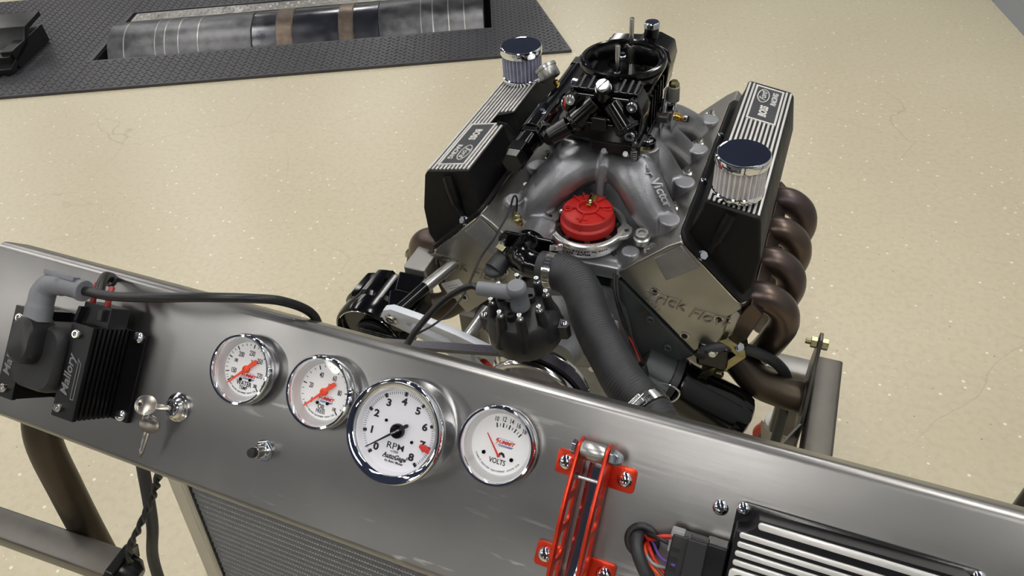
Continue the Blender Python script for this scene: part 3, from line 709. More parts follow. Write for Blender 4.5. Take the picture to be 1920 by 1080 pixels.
# boot
bo = thing('coil_boot', 'grey elbow rubber boot plugged onto the ignition coil', 'boot', pp(-.3775, .006, .06))
b = B(F); b.tube(spline([(-.3775, .000, .0600), (-.3780, .016, .0600), (-.3770, .030, .0600), (-.3680, .0385, .0600), (-.352, .0405, .0600), (-.330, .0405, .0600)], 8), [.0125] * 8 + [.0118] * 8 + [.0115] * 8 + [.0110] * 8 + [.0098] * 8 + [.0098], 20); b.build('elbow', 'boot_grey', bo)
b = B(F); b.cyl((-.331, .0405, .060), (-.326, .0405, .060), .0108, .0106, n=24); b.build('end_collar', 'boot_grey', bo, bevel=.001)
b = B(F); b.box((-.355, .0495, .064), (.040, .0045, .008)); b.build('grip_rib', 'boot_grey', bo, bevel=.0006)
# ------------------------------------------------------------------ red lever quadrant
q = thing('lever_quadrant', 'red anodised lever quadrant bracket bolted to the panel', 'lever bracket', pp(0.183, -0.05))
out = [(0.024, 0.0035)] + [(p.x, p.y) for p in spline([(0.031, 0.022, 0), (0.029, 0.031, 0), (0.022, 0.0365, 0), (-0.010, 0.0445, 0), (-0.040, 0.0470, 0), (-0.075, 0.0430, 0), (-0.104, 0.0330, 0), (-0.116, 0.0200, 0)], 6)] + [(-0.117, 0.0035)]
holes = [circ(0.005, 0.0250, 0.0062), circ(-0.018, 0.0275, 0.0088), circ(-0.044, 0.0285, 0.0095), circ(-0.070, 0.0260, 0.0088), circ(-0.093, 0.0210, 0.0070)]
holes = [[(0.0, 0.0130), (0.001, 0.024), (-0.004, 0.0315), (-0.012, 0.0335), (-0.012, 0.0130)], rrect(-0.038, 0.013, -0.018, 0.036, 0.005), rrect(-0.066, 0.013, -0.044, 0.036, 0.005), rrect(-0.094, 0.010, -0.072, 0.029, 0.005)]
for sx in (0.1725, 0.1950):
    b = B(); b.curve2d([out] + holes, 0.0026, Fr(pp(sx, 0, 0), x=PU, y=PN), 0.0003); pl = b.build('side_plate', 'red_anodised', q)
    sg = -1 if sx < 0.18 else 1
    for t_ in (0.0035, -0.0745):
        b = B(); b.curve2d([rrect(0 if sg > 0 else -0.0215, -0.0098, 0.0215 if sg > 0 else 0, 0.0098, 0.0028, 3)], 0.0026, PF(sx + sg * 0.0005, t_, 0.0014), 0.0003); tb_ = b.build('mounting_tab', 'red_anodised', q)
        screw(PF(sx + sg * 0.0135, t_, 0.0026, 0.4), q, 1.05)
b = B(PF(0, 0.0225, 0.0295)); b.lathe([(0.0068, 0), (0.0074, .0008), (0.0074, .0185), (0.0068, .0193), (0.0, .0193)], Fr((0.1741, 0, 0), z=(1, 0, 0), x=(0, 1, 0)), 32); b.build('roller', 'satin_aluminium', q)
b = B(PF(0, 0.0225, 0.0295)); b.lathe([(0, 0), (0.0062, 0), (0.0062, .0035), (0, .0035)], Fr((0.1662, 0, 0), z=(1, 0, 0), x=(0, 1, 0)), 6); b.build('pivot_bolt', 'zinc', q, bevel=0.0004)
b = B(PF(0, 0.0225, 0.0295)); b.lathe([(0, 0), (0.0066, 0), (0.0066, .0045), (0.0056, .0065), (0.0048, .0085), (0.0034, .0100), (0, .0102)], Fr((0.1972, 0, 0), z=(1, 0, 0), x=(0, 1, 0)), 6); b.build('pivot_nut', 'zinc', q, bevel=0.0004)
b = B(PF(0, 0.0015, 0.0330)); b.cyl((0.1735, 0, 0), (0.194, 0, 0), 0.0014, n=12); b.lathe([(0, 0), (0.0030, 0), (0.0030, .0028), (0, .0028)], Fr((0.1742, 0, 0), z=(1, 0, 0), x=(0, 1, 0)), 6); b.build('cross_pin', 'zinc', q)
b = B(PF(0, -0.100, 0.0200)); b.cyl((0.1735, 0, 0), (0.194, 0, 0), 0.005, n=18); b.build('lower_spacer', 'satin_aluminium', q)
b = B(PF(0.1838, -0.046, 0.0006)); b.curve2d([rrect(-0.0062, -0.050, 0.0062, 0.058, 0.005)], 0.0010); b.build('slot_plate', 'polished_aluminium', q)
b = B(PF(0, 0, 0)); b.tube(spline([(0.1885, -0.020, 0.006), (0.1885, -0.030, 0.007), (0.1880, -0.070, 0.007), (0.1875, -0.082, 0.009), (0.184, -0.086, 0.012)], 6), 0.0014, 8); b.build('return_wire', 'zinc', q)

# ------------------------------------------------------------------ ignition box
ib = thing('ignition_box', 'black ribbed ignition control box with silver bars at the panel’s right end', 'ignition box', pp(0.381, -0.045))
F = PF(0, 0)
X0, X1, T1, T0 = 0.2965, 0.4655, 0.0135, -0.100
b = B(F); b.curve2d([rrect(X0, T0, X1, T1, 0.006)], 0.004, Matrix.Translation((0, 0, 0.002)), 0.0004); b.build('base_flange', 'black_satin', ib)
nr = 0.0125
def notch(cx, cy, a0, a1): return arc(cx, cy, nr, a0, a1, 7)
body = [(X0 + .0015, T0 + nr + .002)] + [(X0 + .0015, T1 - nr - .002)] + notch(X0 + .003, T1 - .003, 268, 358)[0:] + [(X1 - nr - .003, T1 - .0015)] + notch(X1 - .003, T1 - .003, 182, 272) + [(X1 - .0015, T0 + nr)] + [(X1 - .0015, T0 + .002), (X0 + .0015, T0 + .002)]
b = B(F); b.prism(body, 0.004, 0.036); b.build('body', 'black_satin', ib, bevel=0.0022, seg=3)
for x, t_ in ((X0 + .0045, T1 - .0050), (X1 - .0055, T1 - .0050)): screw(PF(x, t_, 0.0042, 0.2), ib, 0.82)
def bar(x0, x1, t_, w):
    b = B(F); b.curve2d([rrect(x0, t_ - w / 2, x1, t_ + w / 2, w * .42, 4)], 0.0022, Matrix.Translation((0, 0, 0.0366)), 0.0003); b.build('rib_bar', 'fin_silver', ib)
bar(0.3125, 0.4520, 0.0062, 0.0046)
for i in range(4): bar(0.3015 - .0002 * i, 0.461 if i == 0 else 0.395 - 0.010 * i, -0.0038 - i * 0.0067, 0.0034)
b = B(F); b.curve2d([rrect(0.3000, -0.078, 0.350, -0.0285, 0.003)], 0.0022, Matrix.Translation((0, 0, 0.0366)), 0.0003); b.build('logo_plate', 'fin_silver', ib)
b = B(F); o_ = arc(0.3085, -0.040, 0.0085, 150, 20, 10); i_ = arc(0.3085, -0.040, 0.0060, 20, 150, 10); b.curve2d([o_ + i_], 0.0006, Matrix.Translation((0, 0, 0.0380))); b.build('logo_stroke', 'black_print', ib)
b = B(F); b.curve2d([arc(0.402, -0.030, 0.026, 170, 20, 14) + arc(0.402, -0.030, 0.0225, 20, 170, 14)], 0.0022, Matrix.Translation((0, 0, 0.0366)), 0.0003); b.build('logo_outline', 'fin_silver', ib)
# connector and harness
cn = thing('wire_connector', 'black plastic wiring connector plugged into the ignition box', 'connector', pp(0.28, -0.035, 0.012))
b = B(F); b.box((0.2885, -0.041, 0.0185), (0.016, 0.046, 0.025)); b.build('socket', 'black_satin', cn, bevel=0.0015)
b = B(F); b.box((0.2685, -0.040, 0.0190), (0.026, 0.042, 0.021)); b.build('plug', 'black_plastic', cn, bevel=0.0018)
b = B(F); b.box((0.2745, -0.0365, 0.0305), (0.015, 0.036, 0.006)); b.box((0.2755, -0.0195, 0.0260), (0.0135, 0.005, 0.012)); b.build('latch', 'black_plastic', cn, bevel=0.0012)
for t_ in (-0.031, -0.038, -0.0455): 
    b = B(F); b.box((0.2600, t_, 0.0297), (0.006, 0.0028, 0.0012)); b.build('slot', 'pit_dark', cn)
b = B(F); b.box((0.2590, -0.0195, 0.0225), (0.010, 0.006, 0.012)); b.box((0.2552, -0.030, 0.0215), (0.003, 0.009, 0.010)); b.build('retainer', 'wire_grey', cn, bevel=0.001)
gm = thing('wire_grommet', 'black rubber grommet in the panel with the ignition harness coming out', 'grommet', pp(0.2315, -0.040)); 
b = B(); b.torus(0.0112, 0.0030, PF(0.2320, -0.0395, 0.0012), 36, 10); b.build('ring', 'rubber', gm)
b = B(); b.lathe([(0, 0.0006), (0.0112, 0.0006), (0.0112, 0.0010), (0, 0.0010)], PF(0.2320, -0.0395), 32); b.build('hole', 'pit_dark', gm)
def wire(name, pts, r, m, label, cat='wire', n=10, T=F, k=8):
    b = B(T) if T is not None else B(); b.tube(spline(pts, k), r, n); o = b.build(name, m); tag(o, label, cat); return o
wire('harness_sleeve', [(0.2300, -0.0370, -0.004), (0.2290, -0.0370, 0.014), (0.2330, -0.0440, 0.0225), (0.2400, -0.0540, 0.0230), (0.2450, -0.0600, 0.0200)], .0052, 'rubber', 'black split loom sleeve coming out of the panel grommet', 'cable sleeve')
wire('harness_wire', [(0.2340, -0.0400, -0.002), (0.2370, -0.0420, 0.014), (0.2440, -0.0500, 0.020), (0.2580, -0.0590, 0.020)], .0017, 'wire_orange', 'orange wire between the grommet and the wiring connector')
wire('harness_wire', [(0.2330, -0.0350, -0.002), (0.2390, -0.0330, 0.014), (0.2470, -0.0270, 0.020), (0.2570, -0.0235, 0.021)], .0017, 'wire_red', 'upper red wire between the grommet and the wiring connector')
wire('harness_wire', [(0.2350, -0.0380, -0.002), (0.2400, -0.0400, 0.014), (0.2470, -0.0470, 0.018), (0.2580, -0.0545, 0.019)], .0017, 'wire_red', 'lower red wire between the grommet and the wiring connector')
wire('harness_wire', [(0.2360, -0.0420, -0.002), (0.2385, -0.0440, 0.016), (0.2460, -0.0480, 0.022), (0.2580, -0.0480, 0.021)], .0014, 'wire_grey', 'light grey wire between the grommet and the wiring connector')
wire('harness_wire', [(0.2340, -0.0330, -0.002), (0.2390, -0.0300, 0.016), (0.2480, -0.0280, 0.024), (0.2580, -0.0300, 0.023)], .0016, 'wire_black', 'thin black wire between the grommet and the wiring connector')
wire('harness_wire', [(0.2350, -0.0360, -0.002), (0.2420, -0.0360, 0.013), (0.2500, -0.0410, 0.0235), (0.2620, -0.0420, 0.0300)], .0010, 'wire_purple', 'thin purple wire at the back of the wiring connector')
# ------------------------------------------------------------------ engine: block, heads
S2 = math.sqrt(0.5)
def bk(sg, u, v): return (sg * (u + v) * S2, (v - u) * S2)            # bank coordinates -> x, z (u out along the deck, v away from it)
YF = {1: 0.845, -1: 0.820}                                           # front of the right / left head
YL = 0.445
XZ = lambda y: Fr((0, y, 0), x=(1, 0, 0), y=(0, 0, 1))               # local x,y -> world x,z ; local z -> -world y
eb = thing('engine_block', 'dark grey painted V8 engine block under the silver heads', 'engine block', (0, 1.05, 0.36))
b = B(XZ(0)); prof = [(0.052, 0.735), (0.196, 0.592), (0.178, 0.560), (0.150, 0.545), (0.125, 0.47), (0.125, 0.38), (-0.125, 0.38), (-0.125, 0.47), (-0.150, 0.545), (-0.178, 0.560), (-0.196, 0.592), (-0.052, 0.735)]
b.prism(prof, -1.30, -0.862); b.build('block_casting', 'block_paint', eb, bevel=0.004)
for sg in (1, -1):
    b = B(XZ(0)); b.prism([(sg * 0.05, 0.733), (sg * 0.194, 0.590), (sg * 0.150, 0.545), (sg * 0.100, 0.52), (sg * 0.085, 0.60), (sg * 0.04, 0.66)], -0.875, -(YF[sg] + 0.006)); b.build('front_face', 'block_paint', eb, bevel=0.004)
for x, y, z in ((0.118, 0.845, 0.655), (0.150, 0.845, 0.60)):
    b = B(); b.torus(0.005, 0.0022, Fr((x, y - .0005, z), z=(0, -1, 0)), 20, 8); b.build('plug_boss', 'block_paint', eb)
# bolts low on the right block face
b = B(); b.lathe([(0, 0), (.006, 0), (.006, .004), (0, .004)], Fr((0.1045, 0.8455, 0.672), z=(0, -1, 0)), 16); b.build('dowel', 'raw_steel', eb)

# timing cover, water pump
tc = thing('timing_cover', 'cast aluminium timing cover on the front of the engine', 'timing cover', (0, 0.83, 0.45))
b = B(XZ(0)); b.prism([(-.098, .44), (.098, .44), (.112, .52), (.092, .60), (.078, .665), (.050, .705), (-.050, .705), (-.078, .665), (-.092, .60), (-.112, .52)], -0.852, -0.800); b.build('casting', 'cast_aluminium', tc, bevel=0.006, seg=3)
for x, z, dx, dz in ((0.062, 0.69, 0.006, -0.115), (-0.06, 0.69, -0.006, -0.115), (0.03, 0.70, 0.0, -0.05)):
    b = B(); b.tube([(x, 0.797, z), (x + dx, 0.794, z + dz)], 0.008, 10); b.build('rib', 'cast_aluminium', tc)
for x, z in ((0.072, 0.672), (-0.072, 0.672), (0.094, 0.59), (0.105, 0.515), (-0.094, 0.59), (0.052, 0.64)):
    b = B(); b.cyl((x, 0.802, z), (x, 0.789, z), 0.0095, n=18); b.build('bolt_boss', 'cast_aluminium', tc, bevel=0.001); inst('bolt', ME_HEXS, Fr((x, 0.789, z), z=(0, -1, 0)), tc)
wp = thing('water_pump', 'cast aluminium water pump body behind the polished pulley', 'water pump', (0, 0.75, 0.60))
b = B(); b.lathe([(0.078, 0), (0.080, .006), (0.078, .020), (0.055, .040), (0.038, .055), (0.030, .075), (0, .075)], Fr((0, 0.800, 0.650), z=(0, -1, 0)), 48); b.build('volute', 'cast_aluminium', wp)
for p0, p1, r0, r1 in (((0.045, 0.765, 0.66), (0.098, 0.775, 0.605), .024, .020), ((-0.045, 0.765, 0.66), (-0.098, 0.775, 0.605), .024, .020)):
    b = B(); b.cyl(p0, p1, r0, r1, 24); b.build('arm', 'cast_aluminium', wp, bevel=.002)
b = B(); b.cyl((0.108, 0.770, 0.640), (0.098, 0.742, 0.585), .0125, n=24); b.build('bypass_stub', 'satin_aluminium', wp, bevel=.001)
b = B(); b.cyl((0.088, 0.770, 0.645), (0.078, 0.745, 0.59), .0135, .0125, n=24); b.build('boss', 'satin_aluminium', wp, bevel=.001)
for i in range(5):
    a = R(20 + 72 * i); x, z = .068 * math.cos(a), .635 + .068 * math.sin(a); inst('bolt', ME_HEX, Fr((x, .783, z), z=(0, -1, 0)), wp)
pu = thing('pump_pulley', 'polished silver water pump pulley below the loose distributor cap', 'pulley', (0, 0.64, 0.56))
PC = V((0, 0.655, 0.662))
b = B(); b.lathe([(0.0, .056), (0.038, .056), (0.0395, .0555), (0.0405, .0545), (0.0650, .0300), (0.0655, .0296), (0.0660, .0296), (0.0715, .0300), (0.0725, .0298), (0.0745, .0270), (0.0745, .0240), (0.0660, .014), (0.0660, .010), (0.0755, -.002), (0.0755, -.006), (0.060, -.008), (0.0, -.008)], Fr(PC, z=(0, -1, 0)), 96); b.build('wheel', 'bright_aluminium', pu)
b = B(); b.lathe([(.024, .054), (.024, .060), (.018, .062), (0, .062)], Fr(PC, z=(0, -1, 0)), 32); b.build('hub', 'polished_aluminium', pu)
for i in range(4): inst('bolt', ME_HEXS, Fr(PC + V((.0165 * math.cos(PI / 4 + i * PI / 2), -.061, .0165 * math.sin(PI / 4 + i * PI / 2))), z=(0, -1, 0)), pu)

# cylinder heads
def head(sg, label):
    y0 = YF[sg]; h = thing('cylinder_head', label, 'cylinder head', (sg * .19, y0 + .22, .60), 'cylinder heads')
    P = [bk(sg, -.481, .564), bk(sg, -.277, .564), bk(sg, -.281, .595), bk(sg, -.302, .632), bk(sg, -.326, .655), bk(sg, -.330, .686), bk(sg, -.345, .690), bk(sg, -.474, .690), bk(sg, -.478, .668)]
    b = B(XZ(0)); b.prism(P, -(y0 + YL + .03), -y0); b.build('casting', 'machined_aluminium', h, bevel=0.003, seg=3)
    # recessed dull patch in the upper inner corner of the front face
    P2 = [bk(sg, -.472, .636), bk(sg, -.430, .624), bk(sg, -.424, .684), bk(sg, -.470, .686)]
    b = B(XZ(0)); b.prism(P2, -y0 - .001, -(y0 - .0022)); b.build('cast_pad', 'cast_aluminium', h, bevel=0.002)
    # threaded holes
    for u, v in (((-.4207, .592), (-.3295, .6435), (-.327, .5735)) if sg > 0 else ((-.3048, .593), (-.4207, .592))):
        x, z = bk(sg, u, v)
        b = B(); b.lathe([(.0078, .0), (.0078, .0004), (.0058, .0006), (.0052, .0002), (.0048, -.004), (0, -.004)], Fr((x, y0 - .0006, z), z=(0, -1, 0)), 24); b.build('threaded_hole', 'stainless', h)
        b = B(); b.lathe([(.0044, .0), (0, .0004)], Fr((x, y0 - .0012, z), z=(0, -1, 0)), 20); b.build('hole_bottom', 'pit_dark', h)
    # cast-in name, reading across the face
    cx, cz = (.170, .695) if sg > 0 else (-.190, .702)
    Ft = Fr((cx, y0 - .0002, cz), x=(1, 0, -.12 if sg > 0 else -.04), z=(0, -1, 0))
    b = B(); b.text('Trick', .031, Ft @ Matrix.Translation((-.034, .004, 0)), .0018, off=.0000, shear=.15, sx=1.0); b.text('Flow', .031, Ft @ Matrix.Translation((.036, -.004, 0)), .0018, off=.0000, shear=.3, sx=1.0)
    b.box((-.036, .0165, .0005), (.046, .0016, .0012), Ft); b.box((.044, .0085, .0005), (.05, .0016, .0012), Ft)
    b.build('lettering', 'letter_dull', h, label='cast-in script lettering on the front face')
    if sg > 0:
        for i, ch in enumerate('040218'):
            x, z = bk(sg, -.418 + i * .0072, .572)
            b = B(); b.text(ch, .008, Fr((x, y0 - .0002, z), x=(.7, 0, -.7), z=(0, -1, 0)), .0006, off=.0001); b.build('stamped_digit', 'stainless', h)
    else:
        x, z = -.220, .652; Fx = Fr((x, y0 - .0003, z), x=(1, 0, .55), z=(0, -1, 0))
        b = B(); b.curve2d([rrect(-.022, -.0145, .022, .0145, .003)], .0006, Fx); st = b.build('sticker', 'dial_silver', h, label='small white label stuck on the head')
        b = B(); 
        for r_ in (-.005, .0, .005): b.box((0, r_, .0004), (.024, .0012, .0002), Fx)
        b.build('print_line', 'wire_grey', st)
    # exhaust flange
    P3 = [bk(sg, -.276, .590), bk(sg, -.262, .600), bk(sg, -.312, .668), bk(sg, -.330, .668)]
    b = B(XZ(0)); b.prism(P3, -(y0 + YL), -(y0 + .012)); b.build('exhaust_flange', 'satin_aluminium', h, bevel=0.003)
    return h
head(1, 'bare aluminium cylinder head with raised lettering, right bank beside the oil filter')
head(-1, 'bare aluminium cylinder head with a white sticker, left bank beside the alternator')

# ------------------------------------------------------------------ valve covers
FD = {}
def cover(sg, label):
    y0, y1 = (0.852, 1.245) if sg > 0 else (0.826, 1.215)
    vc = thing('valve_cover', label, 'valve cover', (sg * .2, (y0 + y1) / 2, .73), 'valve covers')
    fi, fo = bk(sg, -.476, .693), bk(sg, -.336, .693)
    # gasket flange
    b = B(); n2 = V((sg * S2, 0, S2)); u2 = V((sg * S2, 0, -S2)); c0 = V((0, 0, 0))
    Ff = Fr(n2 * .691, x=u2, z=n2)                                    # local x = u, z = v
    ya, yb = y0 - .006, y1 + .030
    sy = -1 if Ff.col[1].y < 0 else 1
    b.curve2d([rrect(-.480, min(sy * ya, sy * yb), -.330, max(sy * ya, sy * yb), .022, 6)], .006, Ff @ Matrix.Translation((0, 0, .003)), .001); b.build('flange', 'black_wrinkle', vc)
    b = B(); b.curve2d([rrect(-.482, min(sy * ya, sy * yb) - .002, -.328, max(sy * ya, sy * yb) + .002, .022, 6)], .0016, Ff @ Matrix.Translation((0, 0, -.0012))); b.build('gasket_rail', 'bright_aluminium', vc)
    ti, to = (sg * .1765, .8835), (sg * .2525, .8690)                  # inner and outer edge of the top
    def ring(y, sh=0.0, cut=0.0, top=1.0):
        # cross-section in x,z: flange inner, waist, top inner, top outer, bulge, flange outer
        def P(x, z): return (sg * x, y + sh * (z - .72), z)
        zt_ = lambda x: .8835 + (x - .1765) * (.8690 - .8835) / (.2525 - .1765)
        ci = .1765 + cut * .030
        pts = [P(.160, .812), P(.1585, .826), P(.1735 + cut * .016, .868 - cut * .004), P(ci, zt_(ci) - .000 - cut * .012), P(ci + .004, zt_(ci + .004)), P(.2500, zt_(.2500)), P(.2545, .862), P(.2640, .800), P(.2600, .752), P(.246, .727)]
        return pts
    def ring_front(k):
        # tapers the front: k 0 = face, 1 = full
        return None
    st = []
    ys = [(y0 + .004, .085, 0), (y0 + .012, .085, 0)]
    if sg < 0: ys += [(.985, .0, 0), (.992, 0, 1), (1.022, 0, 1), (1.029, 0, 0)]
    else: ys += [(1.0, 0, 0)]
    ys += [(y1 - .01, -.04, 0), (y1 + .004, -.04, 0)]
    b = B(); b.loft([ring(*q) for q in ys]); b.build('body', 'black_wrinkle', vc, bevel=0.0055, seg=3)
    # raised rib folds on the front face
    zf = lambda z: y0 + .004 + .085 * (z - .72)
    A = V((sg * .214, zf(.872) - .0005, .868)); Bq = V((sg * .193, zf(.80) - .001, .802)); 
    b = B(); b.tube(spline([A, (A + Bq) / 2 + V((0, -.004, 0)), Bq], 6), [.0085] * 5 + [.0075] * 4 + [.005] * 4, 12, 1.0); b.build('front_rib', 'black_wrinkle', vc)
    bx, bz = bk(sg, -.436, .696); inst('flange_bolt', ME_HEX, Fr((bx, y0 - .001, bz), z=(sg * .5, -.62, .6)), vc)
    for q in (0.36, 0.72):
        bx, bz = bk(sg, -.4785, .696); inst('flange_bolt', ME_HEXS, Fr((bx, y0 + (y1 - y0) * q, bz), z=n2), vc)
    # finned top
    e = V((to[0] - ti[0], 0, to[1] - ti[1])); wtop = e.length; e.normalize(); nt_ = V((e.z, 0, -e.x)) if V((e.z, 0, -e.x)).z > 0 else V((-e.z, 0, e.x))
    yt0 = y0 + .004 + .085 * (.8765 - .72) + .004; yt1 = y1 - .012
    O = V((ti[0], 0, ti[1]))
    Ft = Fr(O, x=e, z=nt_); yd = Ft.col[1].y                           # local x = outwards across the top, y = +-world y
    NF = 11; pitch = wtop / NF
    bw = (yt0 + .012, yt0 + .142) if sg < 0 else (yt1 - .118, yt1 - .004)   # badge span in world y
    bc0, bc1 = (2, 8)                                                  # fins under the badge
    def fin(i, a, c):
        b = B(Ft); x = (i + .5) * pitch; w_ = .0030
        b.curve2d([rrect(x - w_ / 2, min(yd * a, yd * c), x + w_ / 2, max(yd * a, yd * c), .0013, 3)], .0020, Matrix.Translation((0, 0, .0009)), .0003); b.build('fin', 'fin_silver', vc)
    for i in range(NF):
        a, c = yt0, yt1
        inner_notch = sg < 0 and i < 4
        lo, hi = a, c
        segs = [(a, c)]
        if bc0 <= i <= bc1: segs = [(a, bw[0] - .000), (bw[1] + .000, c)]
        out_ = []
        for p, q_ in segs:
            if inner_notch and p < .985 < q_: out_ += [(p, .983 - i * .002), (1.031 + i * .002, q_)]
            elif inner_notch and .985 <= p < 1.03: out_ += [(1.031, q_)]
            else: out_.append((p, q_))
        for p, q_ in out_:
            if q_ - p > .006: fin(i, p, q_)
    xa, xb = (bc0 + .1) * pitch, (bc1 + .9) * pitch
    yA, yB = min(yd * bw[0], yd * bw[1]), max(yd * bw[0], yd * bw[1])
    b = B(Ft); b.curve2d([rrect(xa, yA, xb, yB, .0006, 2), rrect(xa + .0028, yA + .0028, xb - .0028, yB - .0028, .0006, 2)], .0030, Matrix.Translation((0, 0, .0012)), .0003); b.build('badge_frame', 'fin_silver', vc)
    b = B(Ft); b.box(((xa + xb) / 2, (yA + yB) / 2, .0006), (xb - xa - .003, yB - yA - .003, .0012)); bd = b.build('badge_field', 'badge_grey', vc)
    # lettering: tops towards the engine centre line
    def L(xc, yw): return Fr(O + e * xc + nt_ * .0012 + V((0, yw, 0)), x=(0, sg, 0), z=nt_)
    ln = bw[1] - bw[0]; mid = (xa + xb) / 2
    f_ = (lambda k: bw[0] + ln * k) if sg > 0 else (lambda k: bw[1] - ln * k)
    b = B(); b.text('BOSS', .0175, L(mid, f_(.28)), .0016, off=.0007, sx=.86, shear=.12); b.build('boss_lettering', 'fin_silver', bd)
    b = B(); b.text('RACING', .0125, L(mid + .0118, f_(.70)), .0016, off=.0004, sx=.92, shear=.12); b.build('racing_lettering', 'fin_silver', bd)
    Lo = L(mid - .0075, f_(.72)); el = lambda a, c: [(a * math.cos(2 * PI * i / 40), c * math.sin(2 * PI * i / 40)) for i in range(40)]
    b = B(Lo); b.curve2d([el(.0225, .0100), el(.0208, .0085)], .0016, Matrix.Translation((0, 0, .0008))); b.build('oval_badge', 'fin_silver', bd)
    b = B(); b.text('Ford', .0150, Lo, .0016, off=.0001, shear=.4); b.build('oval_lettering', 'fin_silver', bd)
    FD[sg] = (O, e, nt_, wtop)
cover(1, 'black finned valve cover with white breather at its front, right bank')
cover(-1, 'black finned valve cover with notched inner edge and breather at its rear, left bank')

def breather(c, label, m, r=.0375, h=.066):
    t = thing('breather_filter', label, 'breather filter', c, 'valve cover breathers'); F = Fr(c, z=(0, 0, 1), x=(1, 0, 0))
    b = B(); b.lathe([(0, 0), (r * .93, 0), (r * .97, .002), (r * .97, .008), (r * .93, .0095), (r * .85, .0095)], F, 64); b.build('base_ring', 'chrome', t)
    np_ = 30
    b = B(); b.lathe([(r * .90, .008), (r * .90, h * .80)], F, np_ * 4, wob=lambda i, j: (1.05, 1.04, .86, .87)[i % 4]); b.build('pleated_element', m, t, smooth=20)
    b = B(); b.lathe([(r * .94, h * .76), (r * .985, h * .765), (r, h * .79), (r, h * .90), (r * .985, h * .945), (r * .95, h * .962), (r * .91, h * .956), (r * .90, h * .9555), (r * .88, h * .9555), (r * .84, h * .9558), (r * .3, h * .958), (0, h * .9583)], F, 64); b.build('cap', 'chrome', t)
    b = B(); b.cyl((0, 0, -.010), (0, 0, .002), .016, n=24, T=F); b.build('neck', 'chrome', t)
breather(V((.2135, .9080, .8800)), 'chrome capped breather filter with white pleats on the right valve cover', 'filter_white')
breather(V((-.2110, 1.1560, .8790)), 'chrome capped breather filter with blue grey pleats on the left valve cover', 'filter_blue_grey')

# ------------------------------------------------------------------ intake manifold
im = thing('intake_manifold', 'cast aluminium single plane intake manifold between the valve covers', 'intake manifold', (0, 1.05, .70))
LY = [.884 + .1035 * i for i in range(4)]; RY = [.904 + .1035 * i for i in range(4)]
b = B()
def runner(p, r0, r1, flat=.8, n=20, k=8):
    P = spline(p, k); m_ = len(P); b.tube(P, [r0 + (r1 - r0) * i / (m_ - 1) for i in range(m_)], n, flat)
CY = 1.055
b.box((0, CY, .845), (.128, .128, .058))                                # plenum under the carburettor
for sg, ysl in ((1, RY), (-1, LY)):
    for i, y in enumerate(ysl):
        yp = CY + (i - 1.5) * .036; ye = y + .016
        lead = .016 if i == 0 else 0
        runner([(sg * .026, yp - (.004 if i else .006), .838 if i == 0 else .842), (sg * .058, yp + (ye - yp) * .36 - lead, .838), (sg * .092, yp + (ye - yp) * .76 - lead * .4, .800), (sg * .130, ye, .752)], .0400 if i == 0 else .0335, .0315 if i == 0 else .0265, .92)
    F2 = Fr((sg * .104, 0, 0), x=(0, 1, 0), y=(0, 0, 1))
    # flange along the head face
    y0, y1 = ysl[0] - .048, ysl[-1] + .065
    b.loft([[(sg * .072, y, .742), (sg * .088, y, .727), (sg * .152, y, .792), (sg * .138, y, .807)] for y in (y0, y1)])
    for i, y in enumerate(ysl): b.cyl((sg * .122, y, .765), (sg * .124, y, .8155), .0172, n=24)   # injector bosses
b.box((0, 1.07, .742), (.16, .42, .020))                                # valley floor
b.box((0, .872, .738), (.126, .060, .024))                              # front rail
b.cyl((-.070, .872, .735), (-.072, .862, .788), .033, .026, 28)         # thermostat boss
b.cyl((-.072, .876, .766), (-.074, .826, .766), .031, .030, 28)
b.cyl((.075, .865, .73), (.075, .865, .772), .020, .014, 20)
for sx in (-1, 1):                                                     # carburettor pad corner bosses
    b.cyl((sx * .0625, CY - .060, .832), (sx * .0625, CY - .060, .8775), .0185, n=20); b.cyl((sx * .0625, CY + .066, .832), (sx * .0625, CY + .066, .8775), .0185, n=20)
b.box((0, CY, .8725), (.115, .135, .010))
b.tube([(0, CY - .066, .872), (0, CY - .092, .852), (0, CY - .110, .800)], .0085, 10)
im_body = b.build('casting', 'cast_aluminium', im, remesh=.0023, relax=5)
# machined boss faces
for sg, ysl in ((1, RY), (-1, LY)):
    for i, y in enumerate(ysl):
        bb = B(); bb.lathe([(.0142, -.001), (.0142, .0016), (.0132, .0018), (0, .0018)], Fr((sg * .1242, y, .8128), z=(0, 0, 1)), 28); bb.build('boss_face', 'boss_face', im)
for x, y, z in ((.108, .868, .778), (-.118, .850, .778), (.118, .951, .800), (.118, 1.054, .800), (.118, 1.150, .800), (.118, 1.254, .800), (-.122, .934, .800), (-.122, 1.038, .800)):
    bb = B(); bb.lathe([(.015, -.026), (.013, 0), (0, 0)], Fr((x, y, z), z=(0, 0, 1)), 24); bb.build('bolt_pad', 'cast_aluminium', im)
    inst('bolt', ME_BOLT12, Fr((x, y, z), z=(0, 0, 1)), im)
bb = B(); bb.lathe([(.0135, -.006), (.0135, .004), (.0105, .0055), (.0105, .0125), (.0095, .0135), (.0055, .0135), (.005, .009), (0, .009)], Fr((.0855, .890, .779), z=(0, -.1, 1)), 28); bb.build('port_plug', 'satin_aluminium', im)
